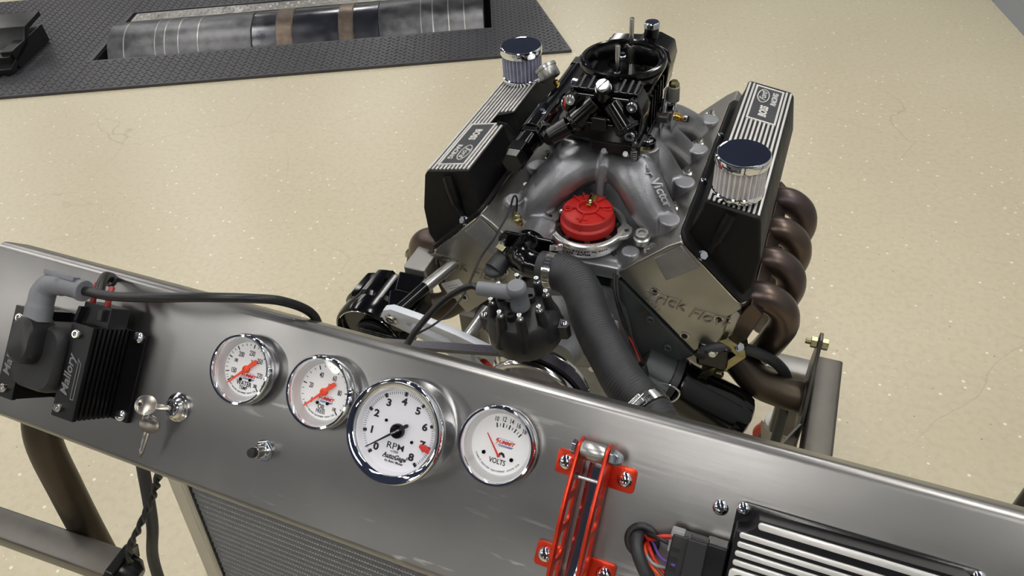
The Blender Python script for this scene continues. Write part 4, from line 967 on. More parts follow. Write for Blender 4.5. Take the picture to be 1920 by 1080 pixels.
# raised name along the front right runner
P = spline([(.040, .975, .868), (.066, .940, .864), (.090, .922, .846), (.110, .908, .822)], 8)
for i, ch in enumerate('Super Victor'):
    if ch == ' ': continue
    k = 2 + i * 1.75; j = min(int(k), len(P) - 2); pt = P[j].lerp(P[j + 1], k - j); d_ = (P[j + 1] - P[j]).normalized()
    bb = B(); bb.text(ch, .021, Fr(pt + V((.010, .006, .0)), x=d_, y=V((.45, .8, .35))), .003, off=.0003, shear=.25); bb.build('raised_letter', 'cast_aluminium', im)
# ------------------------------------------------------------------ carburettor
cb = thing('carburettor', 'black four barrel carburettor on top of the intake manifold', 'carburettor', (0, CY, .878))
ZB = .878
K = 'black_gloss'
b = B(XZ(0) if False else None); b.box((0, CY, ZB + .006), (.118, .150, .012)); b.build('base_plate', K, cb, bevel=.003)
for sx in (-1, 1):
    for sy in (-.060, .066):
        b = B(); b.cyl((sx * .0625, CY + sy, ZB), (sx * .0625, CY + sy, ZB + .010), .0125, n=20); b.build('base_ear', K, cb, bevel=.001)
        inst('base_nut', ME_HEX, Fr((sx * .0625, CY + sy, ZB + .010), z=(0, 0, 1)), cb)
b = B(); b.prism(rrect(-.056, CY - .048, .056, CY + .048, .010), ZB + .010, ZB + .080); b.build('main_body', K, cb, bevel=.003)
for sx in (-1, 1):
    for k in range(5):
        b = B(); b.box((sx * .057, CY - .034 + k * .017, ZB + .045), (.006, .004, .055)); b.build('body_rib', K, cb, bevel=.001)
# air horn: flared ring with an open throat
HZ = .975; F = Fr((0, CY + .010, HZ), z=(0, 0, 1), x=(1, 0, 0)) @ Matrix.Scale(.95, 4)
prof = [(.050, -.042), (.056, -.030), (.062, -.018), (.0670, -.006), (.0700, .000), (.0712, .006), (.0700, .0115), (.0672, .0125), (.0650, .0108), (.0640, .006), (.0610, .0055), (.0575, .0070), (.0555, .004), (.0540, -.010), (.0530, -.028), (0, -.028)]
b = B(); b.lathe(prof, F, 80); b.build('air_horn', K, cb)
for sx in (-1, 1):
    for sy in (-1, 1):
        c = V((sx * .0235, CY + .010 + sy * .0245, HZ - .0275))
        b = B(); b.lathe([(.0225, 0), (.0220, .0022), (.0195, .0005), (.0165, -.004), (0, -.004)], Fr(c, z=(0, 0, 1)), 36); b.build('venturi_bore', 'black_satin', cb)
        b = B(); b.lathe([(.0050, -.002), (.0088, .000), (.0092, .006), (.0080, .0105), (.0058, .0105), (.0048, .004), (0, .004)], Fr(c, z=(0, 0, 1)), 28); bst = b.build('booster', 'raw_steel', cb)
        b = B(); b.tube([c + V((sx * .006, 0, .005)), c + V((sx * .024, 0, .006))], .0035, 10); b.build('booster_arm', 'raw_steel', bst)
# inside webs and small bleeds
for y_ in (-.047, .052):
    for x_ in (-.022, -.008, .008, .022):
        b = B(); b.lathe([(.0022, 0), (.0022, .004), (.0012, .004), (.0010, .002), (0, .002)], Fr((x_, CY + .010 + y_ * (1 - abs(x_) * 4), HZ - .027), z=(0, 0, 1)), 14); b.build('air_bleed', 'brass', cb)
for x_, a_ in ((-.050, .5), (.050, -.5)):
    b = B(); b.box((x_, CY + .01, HZ - .016), (.012, .030, .020)); b.build('throat_web', K, cb, bevel=.003)
for c, h in ((V((0, 1.0300, HZ - .028)), .072), (V((0, 1.1080, HZ - .020)), .074)):
    b = B(); b.lathe([(.0095, 0), (.0080, .016), (.0050, .030), (.0037, .030), (.0037, h), (.0030, h + .001), (0, h + .001)], Fr(c, z=(0, 0, 1)), 20); b.build('stud', 'stainless', cb)
b = B(); b.lathe([(.011, 0), (.0105, .020), (.0075, .024), (.0070, .030), (.0052, .034), (0, .0345)], Fr((-.004, 1.072, HZ - .026), z=(0, 0, 1)), 24); b.build('centre_boss', 'black_satin', cb)
inst('shooter_screw', ME_HEXS, Fr((-.004, 1.072, HZ + .008), z=(0, 0, 1)), cb)
# front and rear float bowls
def bowl(sy, yb, name):
    lab = 'float_bowl'
    y0, y1 = sorted((yb, yb + sy * -.046))
    b = B(); zlo, zhi = ZB + .024, ZB + .094
    pr = [(-.058, zlo + .012), (-.050, zlo), (.050, zlo), (.058, zlo + .012), (.061, zhi - .022), (.050, zhi), (-.050, zhi), (-.061, zhi - .022)]
    b.prism(pr, -y1, -y0, XZ(0)); return b.build('float_bowl', K, cb, bevel=.004, seg=3)
bf_ = bowl(-1, .958, 'front'); br_ = bowl(1, 1.166, 'rear')
b = B(); b.box((0, .982, ZB + .097), (.100, .034, .008)); b.build('bowl_top', K, cb, bevel=.002)
for x_ in (-.040, -.026, .022, .034, .044):
    b = B(); b.tube([(x_, .966, ZB + .099), (x_, .998, ZB + .1035)], .0026, 8); b.build('bowl_rib', 'black_plastic', cb)
b = B(); b.lathe([(.0165, -.016), (.0150, -.004), (.0125, 0), (.0125, .002), (0, .002)], Fr((-.001, .962, ZB + .105), z=(0, -.42, .9)), 28); b.build('needle_tower', K, cb)
b = B(); b.lathe([(.0105, 0), (.0115, .002), (.0115, .0065), (.0100, .0085), (0, .0090)], Fr((-.001, .9610, ZB + .1072), z=(0, -.42, .9)), 8); s_ = b.build('needle_screw', 'zinc', cb)
b = B(); b.box((0, 0, .0090), (.0190, .0016, .0006), Fr((-.001, .9610, ZB + .1072), z=(0, -.42, .9), x=(.5, 1, 0))); b.build('screw_slot', 'black_matte', s_)
# twin inlet horns running down to either side of the front bowl
for sx in (-1, 1):
    b = B(); b.cyl((sx * .012, .964, ZB + .082), (sx * .044, .948, ZB + .050), .0165, .0180, 28); b.build('inlet_horn', K, cb, bevel=.002)
    b = B(); b.cyl((sx * .0390, .9500, ZB + .0550), (sx * .0415, .9488, ZB + .0525), .0200, n=28); b.build('horn_collar', K, cb, bevel=.001)
b = B(); b.cyl((-.050, .945, ZB + .046), (-.076, .934, ZB + .030), .0150, .0130, 28); b.build('inlet_nut', 'black_satin', cb)
b = B(); b.prism(rrect(-.052, ZB + .028, .052, ZB + .066, .010), -.952, -.944, XZ(0)); b.build('bowl_face', K, cb, bevel=.002)
b = B(); b.prism(rrect(-.0115, ZB + .050, .0115, ZB + .070, .002), -.944, -.936, XZ(0)); b.build('emblem', 'black_satin', cb, bevel=.0015)
b = B(); b.box((0, .941, ZB + .058), (.042, .004, .004)); b.build('emblem_bar', K, cb, bevel=.001)
for x_, z_ in ((-.0465, .968), (.0470, .9685), (-.0465, .9225), (.0455, .9215)):
    b = B(); b.cyl((x_, .958, z_), (x_, .949, z_), .0095, n=24); b.build('bolt_boss', K, cb, bevel=.001)
    b = B(); b.lathe([(.0075, 0), (.0080, .001), (.0080, .006), (.0070, .0072), (.0040, .0072), (.0036, .0035), (0, .0035)], Fr((x_, .949, z_), z=(0, -1, 0)), 24); b.build('bowl_bolt', 'zinc', cb)
# rear bowl top details: vent tower
b = B(); b.prism([(-.050, .93), (-.054, .962), (-.048, .972), (.000, .975), (.010, .982), (.032, .982), (.056, .972), (.061, .952), (.058, .93)], -1.180, -1.130, XZ(0)); b.build('rear_bowl_cover', K, cb, bevel=.003)
b = B(); b.cyl((.021, 1.155, .978), (.021, 1.155, .998), .0125, .0115, 24); b.build('rear_needle_tower', K, cb, bevel=.001)
b = B(); b.lathe([(.0125, 0), (.0125, .007), (.0110, .009), (0, .0093)], Fr((.021, 1.155, .998), z=(0, 0, 1)), 20); b.build('rear_needle_screw', 'zinc', cb, bevel=.0004)
# throttle body corner and accelerator pump
b = B(); b.box((.020, .975, ZB + .012), (.080, .040, .020)); b.build('pump_housing', 'black_satin', cb, bevel=.004)
b = B(); b.prism([(.040, .955), (.074, .962), (.070, .972), (.040, .968)], ZB + .010, ZB + .0125); b.build('pump_lever', 'yellow_zinc', cb, bevel=.0006)
for x_ in (.004, .038): inst('pump_screw', ME_HEXS, Fr((x_, .958, ZB + .004), z=(0, -.8, .4)), cb)
# throttle linkage on the right side
lk = thing('throttle_linkage', 'silver throttle linkage with spring on the right side of the carburettor', 'throttle linkage', (.085, 1.05, .88))
LT = Matrix.Translation((-.024, -.016, -.024))
Fx = lambda x, y, z: Fr((x, y, z), x=(0, 1, 0), z=(1, 0, 0))             # local x=y, local y=z... plate in YZ plane
def plate(x, pts, th, m, holes=()):
    b = B(); b.curve2d([pts] + list(holes), th, LT @ Fr((x, 0, 0), x=(0, 1, 0), y=(0, 0, 1)), .0004); return b
plate(.090, [(1.080, .860), (1.098, .856), (1.112, .900), (1.120, .930), (1.112, .952), (1.096, .955), (1.088, .930), (1.078, .900)], .003, 'zinc', [circ(1.103, .936, .007, 16), circ(1.092, .885, .004, 12)]).build('lever', 'zinc', lk)
plate(.078, [(1.040, .868), (1.060, .862), (1.098, .880), (1.094, .894), (1.060, .884), (1.044, .884)], .003, 'zinc').build('arm', 'zinc', lk)
plate(.104, [(1.098, .868), (1.116, .874), (1.126, .910), (1.112, .930), (1.100, .920)], .003, 'zinc', [circ(1.110, .905, .005, 14)]).build('outer_lever', 'zinc', lk)
b = B(LT); b.cyl((.058, 1.085, .912), (.100, 1.085, .912), .0085, n=20); b.build('shaft_bush', 'raw_steel', lk, bevel=.001)
b = B(LT); b.cyl((.064, 1.085, .912), (.069, 1.085, .912), .0115, n=14); b.build('star_washer', 'stainless', lk)
b = B(LT); b.cyl((.100, 1.112, .930), (.100, 1.112, .955), .0105, .0095, 20); b.build('cable_post', 'grey_steel', lk, bevel=.001)
b = B(LT); b.lathe([(.0085, 0), (.0085, .006), (.006, .009), (0, .009)], Fr((.100, 1.112, .955), z=(0, 0, 1)), 6); b.build('post_nut', 'yellow_zinc', lk)
for (p0, p1, r_, m_) in (((.104, 1.108, .905), (.116, 1.106, .903), .0065, 'brass'), ((.116, 1.106, .903), (.123, 1.104, .904), .0048, 'brass'), ((.123, 1.104, .904), (.129, 1.103, .905), .0058, 'stainless')):
    b = B(LT); b.cyl(p0, p1, r_, n=16); b.build('ball_stud', m_, lk, bevel=.0008)
pts = []
for i in range(9 * 12 + 1):
    a = 2 * PI * i / 12; pts.append((.074 + .0062 * math.cos(a), .975 + .0062 * math.sin(a), .884 + .030 * i / 108))
b = B(LT); b.tube(pts, .0011, 6); b.build('spring', 'zinc', lk)
b = B(LT); b.cyl((.074, .975, .880), (.074, .975, .930), .0028, n=12); b.build('spring_bolt', 'zinc', lk)
for z_, r_ in ((.9145, .0062), (.9225, .0052)):
    b = B(LT); b.lathe([(r_, 0), (r_, .0055), (0, .0055)], Fr((.074, .975, z_), z=(0, 0, 1)), 6); b.build('lock_nut', 'zinc', lk)
b = B(LT); b.tube([(.080, .985, .884), (.084, 1.030, .872)], .0026, 10); b.build('link_rod', 'stainless', lk)
b = B(LT); b.box((.084, 1.036, .874), (.012, .014, .014)); b.build('link_clip', 'red_wheel', lk, bevel=.001)
b = B(LT); b.tube(spline([(.086, 1.046, .866), (.094, 1.060, .850), (.098, 1.072, .838), (.092, 1.078, .826)], 6), .0042, 10); b.build('stop_arm', 'grey_steel', lk)
b = B(LT); b.cyl((.072, 1.118, .93), (.072, 1.118, .968), .0105, .0085, 20); b.build('choke_post', 'black_satin', lk, bevel=.001)
inst('post_bolt', ME_HEXS, LT @ Fr((.072, 1.118, .968), z=(0, 0, 1)), lk)

# ------------------------------------------------------------------ fuel log on the left of the carburettor
fl = thing('fuel_log', 'black fuel log with hex fittings feeding the carburettor, beside the left valve cover', 'fuel line', (-.125, 1.0, .86))
def seg(name, p0, p1, r0, r1=None, m='black_gloss', n=28, bev=.001): b_ = B(); b_.cyl(p0, p1, r0, r1, n); return b_.build(name, m, fl, bevel=bev)
ax = lambda k: V((-.1225, .885 + k * .36, .880))
seg('end_cap', ax(.0), ax(.045), .0170, .0200, 'black_satin', 6)
seg('hex_nut', ax(.045), ax(.11), .0215, n=6); seg('body', ax(.10), ax(.20), .0185); seg('hex_nut', ax(.20), ax(.245), .0215, n=6)
seg('tee_body', ax(.24), ax(.44), .0225); seg('rail', ax(.43), ax(.90), .0185); seg('hex_nut', ax(.88), ax(.95), .0215, n=6)
seg('branch', ax(.34), V((-.075, .932, .906)), .0125, .0115); seg('branch_nut', V((-.0985, .970, .892)), V((-.0875, .951, .900)), .0165, n=6)
inst('log_screw', ME_HEXS, Fr(ax(.36) + V((.004, -.002, .0205)), z=(0, 0, 1)), fl)
b = B(); b.tube(spline([ax(.95), ax(1.0) + V((.002, .0, .004)), ax(1.06) + V((.02, .0, .0)), V((-.085, 1.275, .878)), V((-.062, 1.245, .880))], 6), .0135, 16); b.build('rear_hose', 'rubber', fl)
b = B(); b.cyl((-.100, 1.110, .905), (-.085, 1.110, .905), .0105, n=18); b.build('banjo', 'chrome', fl, bevel=.001)
b = B(); b.cyl((-.092, 1.050, .900), (-.076, 1.050, .902), .0105, n=18); b.build('red_fitting', 'red_wheel', fl, bevel=.001)
for x_ in (-.094, -.074):
    b = B(); b.torus(.0110, .0016, Fr((x_, 1.050, .901), z=(1, 0, 0)), 20, 6); b.build('clamp_band', 'chrome', fl)
# fuel pressure gauge behind the log
fg = thing('fuel_gauge', 'small silver pressure gauge on a brass stem behind the left valve cover breather', 'gauge', (-.136, 1.145, .90))
gd = V((-.62, .35, .70)).normalized(); gc = V((-.142, 1.120, .905))
b = B(); b.lathe([(0, 0), (.0170, 0), (.0185, .002), (.0185, .018), (.0200, .0185), (.0200, .0235), (.0185, .0250), (.0165, .0245), (0, .022)], Fr(gc, z=gd), 40); b.build('case', 'satin_aluminium', fg)
b = B(); b.cyl(gc - gd * .002 + V((.006, 0, -.002)), gc + V((.022, .004, -.024)), .0050, n=6); b.build('stem', 'brass', fg)
# ------------------------------------------------------------------ distributor
ds = thing('distributor', 'silver billet distributor with red rotor standing in front of the manifold', 'distributor', (0, .897, .66))
DC = V((0, .897, 0)); F = Fr((-.004, .897, .768), z=(0, 0, 1), x=(1, 0, 0)) @ Matrix.Diagonal((1.09, 1.09, .84, 1))
b = B(); b.lathe([(0, -.100), (.0195, -.100), (.0195, -.040), (.0205, -.034), (.030, -.026), (.048, -.018), (.0535, -.008), (.0545, .010), (.0560, .012), (.0560, .0175), (.0545, .0190), (.0490, .0190), (.0480, .010), (0, .010)], F, 72); b.build('housing', 'billet', ds)
for sg in (-1, 1):
    b = B(F); b.prism([(sg * .050, -.020), (sg * .064, -.010), (sg * .0665, .0), (sg * .064, .010), (sg * .050, .020), (sg * .044, 0)], .0085, .0185); b.build('mounting_ear', 'billet', ds, bevel=.0015)
    b = B(); b.lathe([(.0036, 0), (.0036, .0006), (0, .0007)], F @ Matrix.Translation((sg * .0585, 0, .0185)), 16); b.build('ear_hole', 'raw_steel', ds)
b = B(); b.lathe([(.0475, .009), (.0475, .012), (.042, .0125), (0, .0125)], F, 48); b.build('pickup_plate', 'black_satin', ds)
for i in range(8):
    a = 2 * PI * i / 8 + .3; b = B(F @ Matrix.Rotation(a, 4, 'Z')); b.box((.0425, 0, .0140), (.006, .008, .004)); b.build('reluctor_tooth', 'raw_steel', ds)
b = B(); b.lathe([(.0395, .016), (.0398, .018), (.0398, .031), (.0375, .034), (.0368, .0345), (.0368, .0490), (.0352, .0515), (.0165, .0530), (.0160, .0575), (.0150, .0580), (.0130, .0580), (.0122, .0500), (0, .0490)], F, 72); rt = b.build('rotor', 'red_plastic', ds)
for a in (18, 62, 98, 118, 142, 200, 330, 270):
    b = B(F @ Matrix.Rotation(R(a), 4, 'Z')); b.box((.0250, 0, .0545), (.020, .0018, .0050)); b.build('rotor_rib', 'red_plastic', rt)
for sg in (-1, 1):
    b = B(); b.torus(.0055, .0012, F @ Matrix.Translation((sg * .0270, .008 * sg, .0540)), 24, 8); b.build('screw_well', 'red_plastic', rt)
    b = B(); b.lathe([(.0050, .0518), (0, .0520)], F @ Matrix.Translation((sg * .0270, .008 * sg, 0)), 20); b.build('well_bottom', 'red_print', rt)
b = B(F); b.box((0, .010, .0575), (.0075, .014, .0022)); b.box((0, .024, .0560), (.012, .014, .0020)); b.build('contact_strip', 'brass', rt, bevel=.0004)
b = B(); b.ball(F @ V((0, .012, .0590)), .0032, 14); b.build('contact_screw', 'chrome', rt)
b = B(F); b.box((.000, -.0245, .0528), (.018, .0075, .0026)); b.build('raised_tab', 'red_plastic', rt, bevel=.0006)
b = B(); b.text('MSD', .0058, F @ Matrix.Translation((0, -.0248, .0540)), .0006, off=.0003); b.build('rotor_lettering', 'red_print', rt)
b = B(F); b.box((0, -.0372, .041), (.0022, .0014, .014)); b.build('seam', 'red_plastic', rt)
b = B(); b.ball(F @ V((-.0365, -.010, .0460)), .0042, 14); b.build('phase_screw', 'zinc', rt)
def wrap(txt, r, a_mid, z, size, m, step):
    bb = B(); n = len(txt)
    for i, ch in enumerate(txt):
        if ch == ' ': continue
        a = a_mid + (i - (n - 1) / 2) * step
        M = F @ Matrix.Rotation(R(a), 4, 'Z') @ Matrix.Translation((r, 0, z)) @ Fr((0, 0, 0), x=(0, 1, 0), y=(.10, 0, 1))
        bb.text(ch, size, M, .0003, off=.0002, shear=.2, res=2)
    return bb.build('lettering', m, ds)
wrap('PRO-BILLET', .0541, 268, .0045, .0062, 'black_print', 4.4); wrap('DISTRIBUTOR', .0538, 268, -.0028, .0062, 'black_print', 4.4); wrap('PN 8479', .0541, 306, .0040, .0045, 'black_print', 3.6)
b = B(F @ Matrix.Rotation(R(238), 4, 'Z')); b.box((.0540, 0, .001), (.0012, .012, .013)); b.build('maker_patch', 'red_print', ds)
b = B(); b.prism(rrect(-.014, .880, .040, .915, .008), .6620, .6700); b.build('hold_down_clamp', 'satin_aluminium', ds, bevel=.001)
inst('clamp_bolt', ME_HEX, Fr((.030, .895, .670), z=(0, 0, 1)), ds)
bl = thing('sensor_plug', 'small blue plug at the foot of the distributor behind the radiator hose', 'plug', (.030, .84, .655))
b = B(); b.lathe([(0, 0), (.0085, 0), (.0095, .004), (.0090, .020), (.0080, .026), (0, .027)], Fr((.0300, .842, .655), z=(.1, -.1, 1)), 20); b.build('body', 'blue_plastic', bl)
inst('nut', ME_HEXS, Fr((.0200, .838, .676), z=(-.2, -.3, 1)), bl)

# loose distributor cap
CC = V((-.0075, .6400, .7840)); cz = V((-.06, -.10, 1)).normalized(); F = Fr(CC, z=cz, x=(1, 0, 0)) @ Matrix.Scale(.93, 4)
dc = thing('loose_distributor_cap', 'loose black distributor cap hanging in front of the engine', 'distributor cap', CC)
b = B(); b.lathe([(.0480, .002), (.0535, 0), (.0545, .003), (.0540, .026), (.0500, .038), (.0470, .046), (.0430, .0500), (0, .0520)], F, 64); b.build('shell', 'black_plastic', dc)
towers = []
for i in range(8):
    a = 2 * PI * i / 8 + R(24); c = (.0385 * math.cos(a), .0385 * math.sin(a))
    b = B(F); b.loft([[(c[0] * k + r_ * math.cos(q), c[1] * k + r_ * math.sin(q), z_) for q in [2 * PI * j / 16 for j in range(16)]] for z_, r_, k in ((.020, .0110, 1.20), (.040, .0085, 1.08), (.062, .0070, 1.0), (.072, .0062, .99), (.0735, .0054, .99))]); tw = b.build('tower', 'black_plastic', dc)
    b = B(); b.lathe([(.0042, 0), (.0042, .002), (.0032, .003), (.0032, .0055), (.0040, .0070), (.0036, .0098), (.0020, .0112), (0, .0114)], F @ Matrix.Translation((c[0] * .99, c[1] * .99, .0733)), 16); b.build('terminal', 'chrome', tw)
for a in (70, 250, 160):
    q = R(a); b = B(); b.lathe([(.0075, .045), (.0062, .058), (.0060, .0600), (.0040, .0600), (.0038, .0560), (0, .0560)], F @ Matrix.Translation((.021 * math.cos(q), .021 * math.sin(q), 0)), 18); b.build('vent_post', 'black_plastic', dc)
for sg, an in ((-1, 186), (1, 6)):
    M = F @ Matrix.Rotation(R(an), 4, 'Z'); b = B(M); b.loft([[(.046, -.010, z_), (.064, -.008, z_), (.068, 0, z_), (.064, .008, z_), (.046, .010, z_)] for z_ in (.004, .030)]); b.build('hold_down_lug', 'black_plastic', dc, bevel=.0015)
    screw(M @ Matrix.Translation((.0595, 0, .030)), dc, .9)
b = B(); b.lathe([(.0125, .048), (.0120, .060), (.0110, .062), (0, .062)], F, 28); b.build('centre_tower', 'black_plastic', dc)
bt_ = thing('cap_boot', 'grey angled plug boot on the centre of the loose distributor cap', 'boot', F @ V((0, 0, .062)))
b = B(); b.lathe([(0, .058), (.0140, .058), (.0140, .064), (.0132, .066), (.0128, .088), (.0138, .0895), (.0138, .0980), (.0115, .1010), (0, .1015)], F, 32); b.build('stem', 'boot_grey', bt_)
pe = F @ V((0, 0, .084)); dx_ = V((-1, -.10, -.02)).normalized()
b = B(); b.tube([pe, pe + dx_ * .018, pe + dx_ * .034, pe + dx_ * .054], [.0105, .0105, .0098, .0096], 20); b.build('arm', 'boot_grey', bt_, bevel=.0006)
lead_end = pe + dx_ * .052

# ignition lead, coil -> cap
b = B(); P = spline([pp(-.328, .0405, .060), pp(-.290, .0430, .060), pp(-.235, .0540, .057), pp(-.190, .0645, .048), pp(-.158, .0715, .032), pp(-.140, .0740, .008), pp(-.132, .066, -.030), pp(-.130, .040, -.070), V((-.140, .490, .830)), V((-.153, .548, .784)), V((-.143, .584, .802)), V((-.116, .616, .832)), lead_end + dx_ * .016, lead_end], 10)
b.tube(P, .0046, 12); tag(b.build('ignition_lead', 'wire_black'), 'thick black ignition lead from the coil boot to the loose distributor cap', 'cable')

# ------------------------------------------------------------------ thermostat housing, hose
th = thing('thermostat_housing', 'black swivel thermostat housing at the front left of the manifold', 'thermostat housing', (-.076, .80, .75))
b = B(); b.lathe([(0, 0), (.0285, 0), (.0285, .010), (.0275, .0115), (.0262, .012), (.0250, .030), (.0255, .032), (.0255, .044), (.022, .047), (0, .047)], Fr((-.074, .826, .776), z=(0, -1, .12)), 48); b.build('swivel', 'black_gloss', th)
b = B(F := Fr((-.074, .822, .776), x=(1, 0, 0), z=(0, -1, .1))); b.prism([(-.050, .012), (-.040, .024), (.040, .024), (.050, .012), (.050, -.012), (.040, -.024), (-.040, -.024), (-.050, -.012)], 0, .009); b.build('flange', 'black_gloss', th, bevel=.003)
for sx in (-.041, .041): 
    b = B(F); b.lathe([(.0065, 0), (.0065, .0035), (.0040, .0042), (.0036, .002), (0, .002)], Matrix.Translation((sx, .004, .009)), 20); b.build('socket_bolt', 'zinc', th)
b = B(); b.tube(spline([(-.074, .790, .782), (-.064, .780, .784), (-.048, .773, .786), (-.020, .770, .788)], 6), [.0225] * 6 + [.0215] * 6 + [.0205] * 7, 28); b.build('outlet_neck', 'black_gloss', th)
b = B(); b.cyl((-.098, .803, .778), (-.106, .780, .771), .0090, n=20); b.build('bypass_nipple', 'black_gloss', th)
b = B(); b.cyl((-.101, .797, .776), (-.112, .766, .764), .0150, .0160, 24); b.ball((-.112, .766, .764), .0158, 20, .5); b.build('bypass_cap', 'rubber', th)
for k, m_ in ((.2, 'bright_aluminium'),):
    Fc = Fr((-.1025, .7925, .7745), z=(-.011, -.031, -.012)); b = B(); b.lathe([(.0158, -.004), (.0168, -.004), (.0168, .004), (.0158, .004)], Fc, 32); b.build('cap_clamp', m_, th)
    b = B(Fc); b.box((-.004, .0195, 0), (.015, .007, .010)); b.build('clamp_screw', 'yellow_zinc', th, bevel=.001)
hs = thing('radiator_hose', 'ribbed black radiator hose curving from the thermostat housing down to the radiator', 'hose', (.05, .68, .74))
HP = spline([(-.034, .768, .786), (-.008, .7665, .789), (.018, .757, .791), (.042, .733, .789), (.062, .700, .783), (.086, .668, .778), (.112, .638, .774), (.138, .608, .771), (.166, .586, .769), (.194, .560, .764), (.212, .520, .745), (.200, .465, .715), (.200, .40, .700), (.200, .335, .695)], 14)
HR = []; acc = 0.0
HP2 = []
for i, p in enumerate(HP):
    if i: acc += (HP[i] - HP[i - 1]).length
    HR.append(acc)
tot = acc; N_ = int(tot / .00105); k = 0
for i in range(N_):
    d_ = tot * i / (N_ - 1)
    while k < len(HR) - 2 and HR[k + 1] < d_: k += 1
    t_ = (d_ - HR[k]) / max(HR[k + 1] - HR[k], 1e-9); HP2.append(HP[k].lerp(HP[k + 1], min(max(t_, 0), 1)))
rr = [.0275 + (.0005 if i % 4 in (0, 1) else -.0005) if i > 22 else .0270 for i in range(N_)]
b = B(); b.tube(HP2, rr, 32); b.build('hose', 'rubber', hs, smooth=80)
def clamp(pos, dirn, r, label, sa):
    t = thing('hose_clamp', label, 'hose clamp', pos, 'worm drive hose clamps'); F = Fr(pos, z=dirn) @ Matrix.Rotation(sa, 4, 'Z')
    b = B(); b.lathe([(r, -.0065), (r + .0012, -.0065), (r + .0012, .0065), (r, .0065)], F, 48); b.build('band', 'bright_aluminium', t)
    b = B(F); b.box((r + .0055, 0, 0), (.0085, .020, .013)); b.build('worm_housing', 'bright_aluminium', t, bevel=.0015)
    b = B(); b.cyl(F @ V((r + .006, -.016, 0)), F @ V((r + .006, .012, 0)), .0040, n=14); b.build('worm_screw', 'zinc', t)
    b = B(); b.lathe([(0, 0), (.0060, 0), (.0060, .005), (0, .005)], Fr(F @ V((r + .006, -.0195, 0)), z=F.to_3x3() @ V((0, 1, 0))), 6); b.build('screw_head', 'zinc', t)
    for i in range(14):
        a = R(30 + i * 11); b = B(F @ Matrix.Rotation(a, 4, 'Z')); b.box((r + .0013, 0, 0), (.0004, .0016, .0075)); b.build('band_slot', 'raw_steel', t)
clamp(HP2[18], HP2[19] - HP2[17], .0278, 'worm drive hose clamp at the thermostat housing end of the hose', R(55))
j = min(range(N_), key=lambda i: abs(HP2[i].y - .578) + (0 if i > 40 else 9)); clamp(HP2[j], HP2[j + 1] - HP2[j - 1], .0284, 'worm drive hose clamp on the hose just above the panel edge, upper of two', R(120))
j = min(range(N_), key=lambda i: abs(HP2[i].y - .548) + (0 if i > 40 else 9)); clamp(HP2[j], HP2[j + 1] - HP2[j - 1], .0284, 'worm drive hose clamp on the hose just above the panel edge, lower of two', R(115))
# ------------------------------------------------------------------ exhaust headers
def header(sg, ysl, label):
    h = thing('exhaust_header', label, 'exhaust header', (sg * .28, ysl[1], .45), 'exhaust headers')
    for i, y in enumerate(ysl):
        b = B(); P = spline([(sg * .226, y, .684), (sg * .254, y, .698), (sg * .284, y + .002, .700), (sg * .308, y + .006, .680), (sg * .316, y + .012, .644), (sg * .308, y + .022, .600), (sg * .296, y + .05, .540), (sg * .286, y + .10, .47)], 6)
        if sg < 0: P = P[:30]
        b.tube(P, .0235, 24); b.build('primary_pipe', 'header_steel', h)
    b = B(XZ(0)); b.prism([bk(sg, -.278, .586), bk(sg, -.240, .604), bk(sg, -.290, .690), bk(sg, -.318, .690)], -(ysl[-1] + .045), -(ysl[0] - .032)); b.build('port_flange', 'header_steel', h, bevel=.002)
    return h
header(1, [.900, .990, 1.075, 1.165], 'heat stained brown exhaust header with four curved pipes, right of the engine')
header(-1, [.872, .975, 1.078, 1.180], 'heat stained brown exhaust header half hidden behind the left valve cover')

# ------------------------------------------------------------------ oil filter
of = thing('oil_filter', 'glossy black spin-on oil filter low on the right of the engine', 'oil filter', (.22, .84, .45))
A, Z_ = V((.163, .838, .528)), V((.288, .842, .472)); d_ = (Z_ - A).normalized(); Lf = (Z_ - A).length; F = Fr(A, z=d_, x=(0, 1, 0))
b = B(); b.lathe([(0, 0), (.040, 0), (.0440, .003), (.0470, .006), (.0475, .012), (.0465, .016), (.0465, Lf - .030), (.0455, Lf - .024)], F, 56); b.build('can', 'black_gloss', of)
b = B(); b.lathe([(.0458, Lf - .026), (.0450, Lf - .014), (.0420, Lf - .004), (.036, Lf), (.015, Lf - .002), (0, Lf - .002)], F, 60, wob=lambda i, j: (.965 if (i % 4) < 2 else 1.0) if j < 3 else 1.0); b.build('fluted_end', 'black_gloss', of, smooth=30)
b = B(); b.lathe([(.040, -.012), (.0465, -.012), (.0465, .001), (.040, .001)], F, 48); b.build('seal', 'rubber', of)
b = B(); b.cyl(A - d_ * .060, A - d_ * .010, .036, .041, 32); b.build('adapter', 'block_paint', of, bevel=.003)
# oil pressure sender with its plug
sn = thing('pressure_sender', 'black pressure sender with wire clip beside the oil filter', 'sensor', (.135, .80, .56))
b = B(); b.cyl((.118, .800, .596), (.126, .800, .560), .0085, n=16); b.build('plug', 'black_plastic', sn, bevel=.001)
b = B(); b.cyl((.126, .800, .562), (.162, .800, .548), .0125, .011, 20); b.build('body', 'block_paint', sn, bevel=.001)
b = B(); b.box((.112, .795, .566), (.016, .010, .008)); b.build('brass_fitting', 'brass', sn, bevel=.001)
b = B(); b.tube(spline([(.150, .79, .575), (.172, .785, .580), (.186, .785, .568), (.178, .785, .545), (.160, .785, .535)], 6), .0016, 8); b.build('wire_clip', 'zinc', sn)

